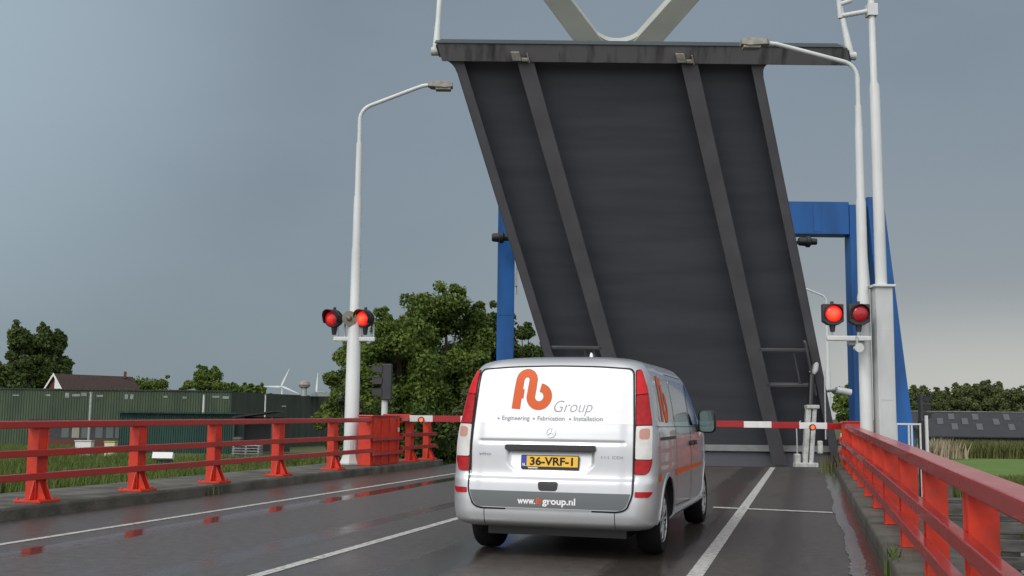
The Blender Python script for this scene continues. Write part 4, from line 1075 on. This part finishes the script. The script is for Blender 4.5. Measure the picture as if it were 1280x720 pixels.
for i, (px, pt, rpx) in enumerate([(1131, 486, 24), (1153, 485, 22), (1180, 487, 22), (1205, 481, 22), (1222, 478, 20), (1240, 478, 22), (1262, 485, 22), (1282, 480, 24), (1306, 483, 22)]):
    d = 215+(i % 3)*8
    tree('%s tree from the left in the dark row behind the barn roof' % ord_[i], tpx(px, d), d, hpx(px, pt, d), rpx/FPX*d, 40+i, M['leafD'], 60, 300, .26, base=.0, group=G)
tree('round green tree between the raised leaf and the blue portal leg', tpx(1062, 75), 75, hpx(1062, 480, 75), 24/FPX*75, 60, M['leafA'], 22, 240, .15, base=.1)

def blades(name, pts, h0, h1, wd, mtl, seed, kind='stuff'):
    rs = np.random.RandomState(seed); P = np.array(pts); n = len(P)
    h = rs.uniform(h0, h1, n); a = rs.uniform(0, 6.28, n); ln_ = rs.uniform(0, .45, n)*h
    dx = np.stack([np.cos(a), np.sin(a), np.zeros(n)], 1)*wd; lean = np.stack([np.cos(a*3), np.sin(a*3), np.zeros(n)], 1)*ln_[:, None]
    tip = P+lean+np.stack([np.zeros(n), np.zeros(n), h], 1); mid = P+lean*.35+np.stack([np.zeros(n), np.zeros(n), h*.55], 1)
    V = np.stack([P-dx, P+dx, mid+dx*.7, tip, mid-dx*.7], 1).reshape(-1, 3); F = np.arange(n*5).reshape(-1, 5)
    o = npmesh(name, V, F, mtl); tag(o, kind=kind); return o
def scatter(n, s0, s1, d0, d1, seed, zf):
    rs = np.random.RandomState(seed); s = rs.uniform(s0, s1, n); d = rs.uniform(d0, d1, n)
    cl = np.sin(s*1.7+np.cos(d*1.3)*2)+np.sin(d*2.1+s*.6); keep = cl > rs.uniform(-2.2, .8, n); s, d = s[keep], d[keep]
    return [tuple(W(a, b_, zf(b_))) for a, b_ in zip(s, d)]
def zf(d): return float(np.interp(d, [46, 48.5, 51, 400], [-3.1, -2.35, -2.2, -2.2]))-.02
o = blades('tall_grass', scatter(130000, -56, -3, 47.5, 72, 1, zf)+scatter(50000, -62, -33, 70, 88, 8, zf), .2, .95, .04, M['grassblade'], 1); tag(o, 'tall rough green grass on the far left bank behind the red railing', 'grass')
o = blades('tall_grass', scatter(26000, 14.5, 34, 47.2, 58, 2, zf), .2, .8, .035, M['grassblade'], 2); tag(o, 'green grass on the right bank behind the timber fender', 'grass')
o = blades('reeds', scatter(60000, 28, 95, 100, 107, 3, zf), .9, 1.75, .055, M['reed'], 3); tag(o, 'yellow-green reed strip in front of the barn', 'reeds')
o = blades('meadow_grass', scatter(30000, 17, 60, 50, 63, 4, zf), .2, .55, .05, M['reed'], 4); tag(o, 'pale seeding grass along the near edge of the field', 'grass')
def weed(label, x, y, z, r, h, n, seed, m_='grassblade'):
    rs = np.random.RandomState(seed); P = [(x+rs.normal()*r*.5, y+rs.normal()*r*.9, z) for _ in range(n)]
    o = blades('weed', P, h*.4, h, .008, M[m_], seed, None)
    return tag(o, label, 'weed', 'weeds in the kerb joints')

weed('green weed tuft in the kerb joint at the right bottom of the picture', .66, 9.6, .0, .12, .30, 60, 1)
weed('weed tuft at the far end of the right kerb, below the right boom', .55, 27.2, .0, .3, .55, 110, 2, 'reed')
weed('small dry weed growing from the left kerb between two railing posts', -8.93, 15.3, 0, .10, .22, 26, 3, 'reed')

# ------------------------------------------------------------------ far left: green wall, sheds, house, turbines
def corrug(name, col, col2, scale=6, rough=.6):
    Mx = mat(name, col, rough, col2=col2, nscale=.8, detail=5, stretch=(1, 1, .3)); n, l = Mx.node_tree.nodes, Mx.node_tree.links
    tcn = n.new('ShaderNodeTexCoord'); wv = n.new('ShaderNodeTexWave'); wv.bands_direction = 'X'; wv.inputs['Scale'].default_value = scale; l.new(tcn.outputs['Object'], wv.inputs['Vector'])
    bp = n.new('ShaderNodeBump'); bp.inputs['Strength'].default_value = .9; bp.inputs['Distance'].default_value = .12; l.new(wv.outputs['Fac'], bp.inputs['Height']); l.new(bp.outputs[0], n['Principled BSDF'].inputs['Normal']); return Mx
M['greenwall'] = corrug('green_cladding', (.062, .094, .052), (.042, .066, .038), 1.3)
M['greendark'] = corrug('dark_green_cladding', (.034, .046, .034), (.024, .034, .026), .9)
M['tealshed'] = corrug('teal_cladding', (.018, .065, .050), (.014, .048, .04), 1.6)
M['pale'] = mat('pale_pane', (.26, .30, .28), .4, noise=.4, nscale=3)
M['brickw'] = mat('brick', (.12, .045, .03), .85, noise=.35, nscale=12)
M['rooftile'] = mat('brown_tiles', (.052, .028, .022), .8, noise=.3, nscale=3, bump=.6, bscale=6)
M['barnroof'] = mat('dark_roof', (.030, .031, .035), .75, noise=.2, nscale=.6, bump=.3)
M['whitewood'] = mat('white_wood', (.7, .7, .69), .5)
D0 = 100; s0 = at(-60, 488, D0)[0]; s1 = at(290, 489, D0)[0]; zt = 3.12
t = thing('greenhouse_wall', 'long dark green corrugated building behind the left railing', 'building', W((s0+s1)/2, D0, -2.2), YAW)
Lw = s1-s0
MB().box((0, 0, (zt+2.2)/2), (Lw, .3, zt+2.2)).build('wall', M['greenwall'], t)
MB().box((0, 0, zt+2.2+.06), (Lw+.2, .5, .12)).build('coping', M['greendark'], t)
side = W(at(417, 497, 122)[0], 122, -2.2)-t.location; side = Matrix.Rotation(-YAW, 3, 'Z') @ side
a0 = Vector((Lw/2+.003, -.15, 0)); hz = zt+2.2
MB().prism([a0, Vector((side.x, side.y, 0)), Vector((side.x, side.y, hz)), a0+Vector((0, 0, hz))], (.0, .4, 0)).build('side_wall', M['greendark'], t)
MB().prism([(-Lw/2, .35, hz-.05), a0+Vector((-.1, .5, hz-.05)), Vector((side.x-.2, side.y-.2, hz-.05)), (-Lw/2, side.y, hz-.05)], (0, 0, .04)).build('roof', M['greendark'], t)
rs = random.Random(5)
for px, wd, py, h in [(84, 5, 494, 6), (95, 10, 494, 3), (105, 7, 493, 4), (125, 8, 495, 2.5), (158, 4, 496, 6), (165, 4, 496, 6), (207, 5, 496, 2), (231, 5, 497, 2.5), (270, 9, 496, 2.5), (282, 8, 497, 3), (60, 6, 494, 2), (20, 8, 494, 1.5)]:
    s, z = at(px, py, D0-.16); k = D0/FPX
    MB().box((s-(s0+s1)/2, -.17, z+2.2), (wd*k, .03, h*k)).build('window', M['pale'], t)
def simple_pole(label, px, py0, py1, d, r, m_='white_paint'):
    s, z1_ = at(px, py0, d); z0_ = at(px, py1, d)[1]
    t = thing('pole', label, 'pole', W(s, d, -2.2), YAW, 'thin poles by the green building'); MB().tube([(0, 0, 0), (0, 0, z1_+2.2)], r, 10).build('shaft', M[m_], t, smooth=True)
    MB().tube([(0, 0, z1_+2.2), (0, 0, z1_+2.26)], r*1.3, 10).build('cap', M['galv'], t)
simple_pole('pale grey pole in front of the low windows by the green building', 114, 491, 560, 88, .10, 'galv')
simple_pole('thin white pole on the green building above the teal shed', 255, 494, 520, 99, .09)
simple_pole('short white pole near the right corner of the green building', 332, 494, 520, 99.4, .06)
# teal shed
D1 = 92; sa, sb = at(150, 515, D1)[0], at(293, 515, D1)[0]
t = thing('shed', 'teal corrugated shed with a thin flat roof, in front of the green building', 'shed', W((sa+sb)/2, D1, -2.2), YAW); z_ = at(220, 517, D1)[1]+2.2
MB().box((0, 2.2, z_/2), (sb-sa, 4.4, z_)).build('wall', M['tealshed'], t)
MB().box((0, 2.1, z_+.07), (sb-sa+.4, 5, .10)).build('roof', M['tealshed'], t)
# low building with windows
sa, sb = at(40, 530, 93)[0], at(150, 530, 93)[0]
t = thing('low_building', 'low brick building with a strip of windows, left of the teal shed', 'building', W((sa+sb)/2, 93, -2.2), YAW); zt1 = at(100, 527, 93)[1]+2.2; zm = at(100, 549, 93)[1]+2.2
MB().box((0, 1.5, zm/2), (sb-sa, 3, zm)).build('wall', M['brickw'], t)
MB().box((0, 1.7, (zm+zt1)/2), (sb-sa-.02, 2.9, zt1-zm-.004)).build('window_band', M['dkgrey'], t)
MB().box((0, 1.5, zt1+.09), (sb-sa+.3, 3.4, .16)).build('roof', M['greendark'], t)
M['office_glass'] = mat('office_glass', (.10, .13, .13), .15)
M['curtain'] = mat('red_blind', (.28, .05, .05), .7)
for i, px in enumerate((79.5, 92.5, 104.5, 122, 135.5, 147)):
    s = at(px, 540, 92.9)[0]-(sa+sb)/2; wn_ = MB().box((s, .235, (zm+zt1)/2-.02), (.62, .03, (zt1-zm)*.82)).build('window', M['office_glass'] if i != 1 else M['glass_dull'], t)
    if i in (0, 1, 4): MB().box((s, .21, zt1-.12), (.62, .015, .16)).build('blind', M['curtain'], wn_)
# dark open shed
D2 = 90; sa, sb = at(292, 516, D2)[0], at(352, 516, D2)[0]
t = thing('open_shed', 'dark open-fronted shed with a sloping black roof, right of the teal shed', 'shed', W(sa, D2, -2.2), YAW); w_ = sb-sa
za = at(292, 519, D2)[1]+2.2
MB().prism([(-.1, 0, za-.1), (w_*.85, 0, za+.42), (w_*.85, 0, za+.30), (-.1, 0, za-.24)], (0, 4, 0)).build('roof', M['black'], t)
MB().box((w_/2, 3.9, za/2), (w_, .1, za-.3)).build('back_wall', M['black'], t)
for x in (.05, w_*.8): MB().box((x, .1, za/2), (.1, .1, za-.25)).build('post', M['dkgrey'], t)
# things in the yard
def yard(name, label, cat, px, py0, py1, d, wpx, mtl, grp=None, lid=None):
    s, z1_ = at(px, py0, d); zb_ = at(px, py1, d)[1]; k = wpx/FPX*d; zb_ = min(zb_, -2.15) if False else zb_
    t = thing(name, label, cat, W(s, d, zb_), YAW, grp); h = z1_-zb_
    b = MB(); b.hexa([(-k/2*.9, -.3, 0), (k/2*.9, -.3, 0), (k/2*.9, .3, 0), (-k/2*.9, .3, 0), (-k/2, -.34, h), (k/2, -.34, h), (k/2, .34, h), (-k/2, .34, h)]); b.build('body', mtl, t, bevel=.03)
    b = MB(); b.box((0, 0, h+.05), (k*1.08, .75, .1)); b.build('lid', lid or mtl, t, bevel=.02)
M['binlime'] = mat('lime_plastic', (.25, .36, .06), .5); M['paleyellow'] = mat('cream_plastic', (.6, .58, .42), .5)
yard('container', 'small white container below the low windows', 'container', 106, 552, 573, 84, 20, M['whitewood'], lid=M['galv'])
yard('waste_bin', 'cream bin with a lime green lid beside the teal shed', 'bin', 139, 553, 574, 84, 13, M['paleyellow'], lid=M['binlime'])
t = thing('board', 'white board lying in the grass before the teal shed', 'board', sp(204, 573, 60), YAW)
MB().box((0, 0, .12), (1.12, .35, .36), Matrix.Rotation(R(-20), 3, 'X')).build('panel', M['whitewood'], t, bevel=.02)
MB().box((0, .3, -.15), (.9, .1, .3)).build('support', M['timber'], t)
s, z = at(309, 574, 80)
t = thing('pallet_stack', 'stack of grey pallets in front of the dark open shed', 'pallets', W(s, 80, -2.2), YAW)
for k in range(6):
    b = MB(); b.box((0, 0, .12+k*.19), (2.0, 1.2, .04))
    for x in (-.9, 0, .9): b.box((x, 0, .05+k*.19), (.12, 1.1, .1))
    b.build('pallet', M['galv'], t)
t = thing('wheel_loader_tyre', 'grey round-cornered crate standing at the mouth of the open shed', 'crate', W(at(298, 545, 86)[0], 86, -2.2), YAW)
t.name = 'crate'
MB().box((0, 0, .85), (.8, .8, 1.4)).build('body', M['dkgrey'], t, bevel=.15); MB().box((0, 0, .1), (.9, .9, .18)).build('base', M['timber'], t)
t = thing('wall_lamp', 'small pale lamp on the dark green side wall', 'lamp', sp(355, 508, 106), YAW)
MB().box((0, 0, 0), (.38, .3, .12)).build('shade', M['pale'], t, bevel=.03); MB().box((0, .12, -.1), (.12, .1, .14)).build('mount', M['black'], t)

# house
Dh = 140; ap = at(68, 467, Dh); al = R(54)
t = thing('house', 'house with brown tiled roof and white gable trim above the green wall', 'house', W(ap[0], Dh, -2.2), YAW)
ax = Vector((math.cos(al), math.sin(al), 0)); gx = Vector((math.sin(al), -math.cos(al), 0)); Lh = 11.6; hw_ = 3.8; zr = ap[1]+2.2; ze = zr-3.8
def hp(l_, g, z): return ax*l_+gx*g+Vector((0, 0, z))
MB().prism([hp(0.2, -hw_+.2, 0), hp(.2, hw_-.2, 0), hp(.2, hw_-.2, ze+.1), hp(.2, 0, zr-.12), hp(.2, -hw_+.2, ze+.1)], ax*(Lh-.4)).build('wall', M['brickw'], t)
rf = MB().prism([hp(-.1, -hw_-.3, ze-.2), hp(-.1, 0, zr), hp(-.1, hw_+.3, ze-.2), hp(-.1, hw_+.3, ze-.4), hp(-.1, 0, zr-.22), hp(-.1, -hw_-.3, ze-.4)], ax*(Lh+.1)).build('roof', M['rooftile'], t)
MB().prism([hp(-.16, -hw_-.4, ze-.22), hp(-.16, 0, zr+.08), hp(-.16, hw_+.4, ze-.22), hp(-.16, hw_+.4, ze-.55), hp(-.16, 0, zr-.28), hp(-.16, -hw_-.4, ze-.55)], ax*.055).build('gable_trim', M['whitewood'], t)
MB().prism([hp(.02, .15, zr-2.7), hp(.02, 2.6, zr-2.7), hp(.02, .15, zr-.25)], ax*.17).build('white_cladding', M['whitewood'], t)
MB().box(hp(10.2, 0.3, zr+.2), (.28, .28, .9)).build('chimney', M['brickw'], rf)
# vent on the roof of the dark building
t = thing('roof_vent', 'round brownish vent cowl on the roof near the turbines', 'vent', W(at(380, 494, 112)[0], 112, 3.1), YAW)
MB().tube([(0, 0, -.1), (0, 0, .75)], .28, 14).build('duct', M['galv'], t, smooth=True)
MB().lathe([(.70, .30), (.78, .5), (1.05, .62), (1.35, .5), (1.5, .2), (1.52, .0001)], 'Z', n=20).build('cowl', M['lamphead'], t, smooth=True)
t = thing('roof_hump', 'low grey roof ridge beside the vent, under the right turbine', 'roof ridge', W(at(405, 497, 116)[0], 116, 3.05), YAW)
MB().prism([(-1.9, 0, 0), (-1.1, 0, .45), (.6, 0, .5), (1.4, 0, 0)], (0, 2, 0)).build('cover', M['pale'], t); MB().box((-.4, 1, .5), (.6, .5, .12)).build('cap', M['galv'], t)
M['turbine'] = mat('turbine_white', (.70, .71, .72), .5)
def turbine(label, px, py, d, rb, angs):
    s, z = at(px, py, d); t = thing('wind_turbine', label, 'wind turbine', W(s, d, -2.2), YAW, 'distant wind turbines'); h = z+2.2
    MB().tube([(0, 4, 0), (0, 4, h)], [rb*.06, rb*.035], 12).build('tower', M['turbine'], t, smooth=True)
    MB().box((0, 3, h), (rb*.09, rb*.3, rb*.09)).build('nacelle', M['turbine'], t, bevel=.3)
    for a in angs:
        c, s_ = math.cos(R(a)), math.sin(R(a)); b = MB()
        P = [(0, .03), (.18, .062), (.5, .04), (1, .012)]; U = Vector((c, 0, s_)); Q = Vector((-s_, 0, c)); fr_ = [b.b.verts.new(U*(r*rb)+Q*(wv*rb)+Vector((0, -2, h))) for r, wv in P]; bk = [b.b.verts.new(U*(r*rb)-Q*(wv*rb*.5)+Vector((0, -2, h))) for r, wv in P]
        f2 = [b.b.verts.new(v.co+Vector((0, rb*.02, 0))) for v in fr_]; b2 = [b.b.verts.new(v.co+Vector((0, rb*.02, 0))) for v in bk]
        for k in range(3):
            b.face([fr_[k], fr_[k+1], bk[k+1], bk[k]]); b.face([f2[k], b2[k], b2[k+1], f2[k+1]]); b.face([fr_[k], f2[k], f2[k+1], fr_[k+1]]); b.face([bk[k], bk[k+1], b2[k+1], b2[k]])
        b.face([fr_[3], f2[3], b2[3], bk[3]]); b.face([fr_[0], bk[0], b2[0], f2[0]])
        b.build('blade', M['turbine'], t)
turbine('left white wind turbine on the horizon, left of the vent cowl', 352, 483, 1500, 24*1500/FPX, [67, 180, -22])
turbine('right white wind turbine on the horizon, closest to the lamp post', 396, 490, 1700, 24*1700/FPX, [88, 208, -30])

# barn on the right
Db = 118
t = thing('barn', 'long low barn with a dark roof and pale skylights, far right', 'barn', W(at(1158, 545, Db)[0], Db, -2.2), YAW)
zr = at(1220, 515, Db+9)[1]+2.2; ze = at(1220, 545.5, Db)[1]+2.2; Lb = 34
MB().prism([(-.2, -.3, ze), (-.2, 9, zr), (-.2, 18.3, ze), (-.2, 18.3, ze-.12), (-.2, 9, zr-.12), (-.2, -.3, ze-.12)], (Lb, 0, 0)).build('roof', M['barnroof'], t)
MB().box((Lb/2-.2, 9, ze/2-.05), (Lb-.6, 17.6, ze-.12)).build('wall', M['greendark'], t)
MB().prism([(.1, .3, ze-.1), (.1, 9, zr-.15), (.1, 17.7, ze-.1)], (Lb-.6, 0, 0)).build('gable', M['greendark'], t)
MB().box((Lb/2, 9, zr+.03), (Lb, .5, .08)).build('ridge', M['pale'], t)
M['skylight'] = mat('skylight', (.09, .09, .095), .4)
k0 = at(1158, 545, Db)[0]
for px, py in ((1175, 528), (1189, 522), (1206, 528), (1219, 522), (1193, 534.5), (1224, 534.5), (1245, 528), (1258, 522), (1264, 534.5), (1284, 528), (1290, 522)):
    f_ = (545.5-py)/30.5; dd = Db+9*f_; s, z = at(px, py, dd); x = s-k0
    f0, f1 = f_-.12, f_+.12
    def rp(x, f): return Vector((x, -.3+9.3*f, ze+(zr-ze)*f+.03))
    MB().prism([rp(x-.78, f0), rp(x-.10, f0), rp(x+.72, f1), rp(x+.04, f1)], (0, 0, .05)).build('skylight', M['skylight'], t)
M['plume'] = leafmat('plume', (.30, .20, .12), (.55, .50, .38))
rs_ = np.random.RandomState(77); P = [tuple(sp(1172, 556, 98)+Vector((rs_.normal()*.9, rs_.normal()*.6, -1.2))) for _ in range(260)]
o = blades('pampas_grass', P, 1.2, 2.0, .07, M['plume'], 77, None); tag(o, 'clump of pale brownish plumes at the left end of the reeds before the barn', 'plant')
# expansion joints in the walkway slabs
for xs, y0_ in (((.63, 1.295), 3.0), ((-10.55, -8.97), 2.0)):
    yy = y0_
    while yy < 26:
        pydata('pavement_joint', [(xs[0], yy, .1535), (xs[1], yy, .1535), (xs[1], yy+.015, .1535), (xs[0], yy+.015, .1535)], [(0, 1, 2, 3)], M['gap'])['kind'] = 'structure'; yy += 2.4
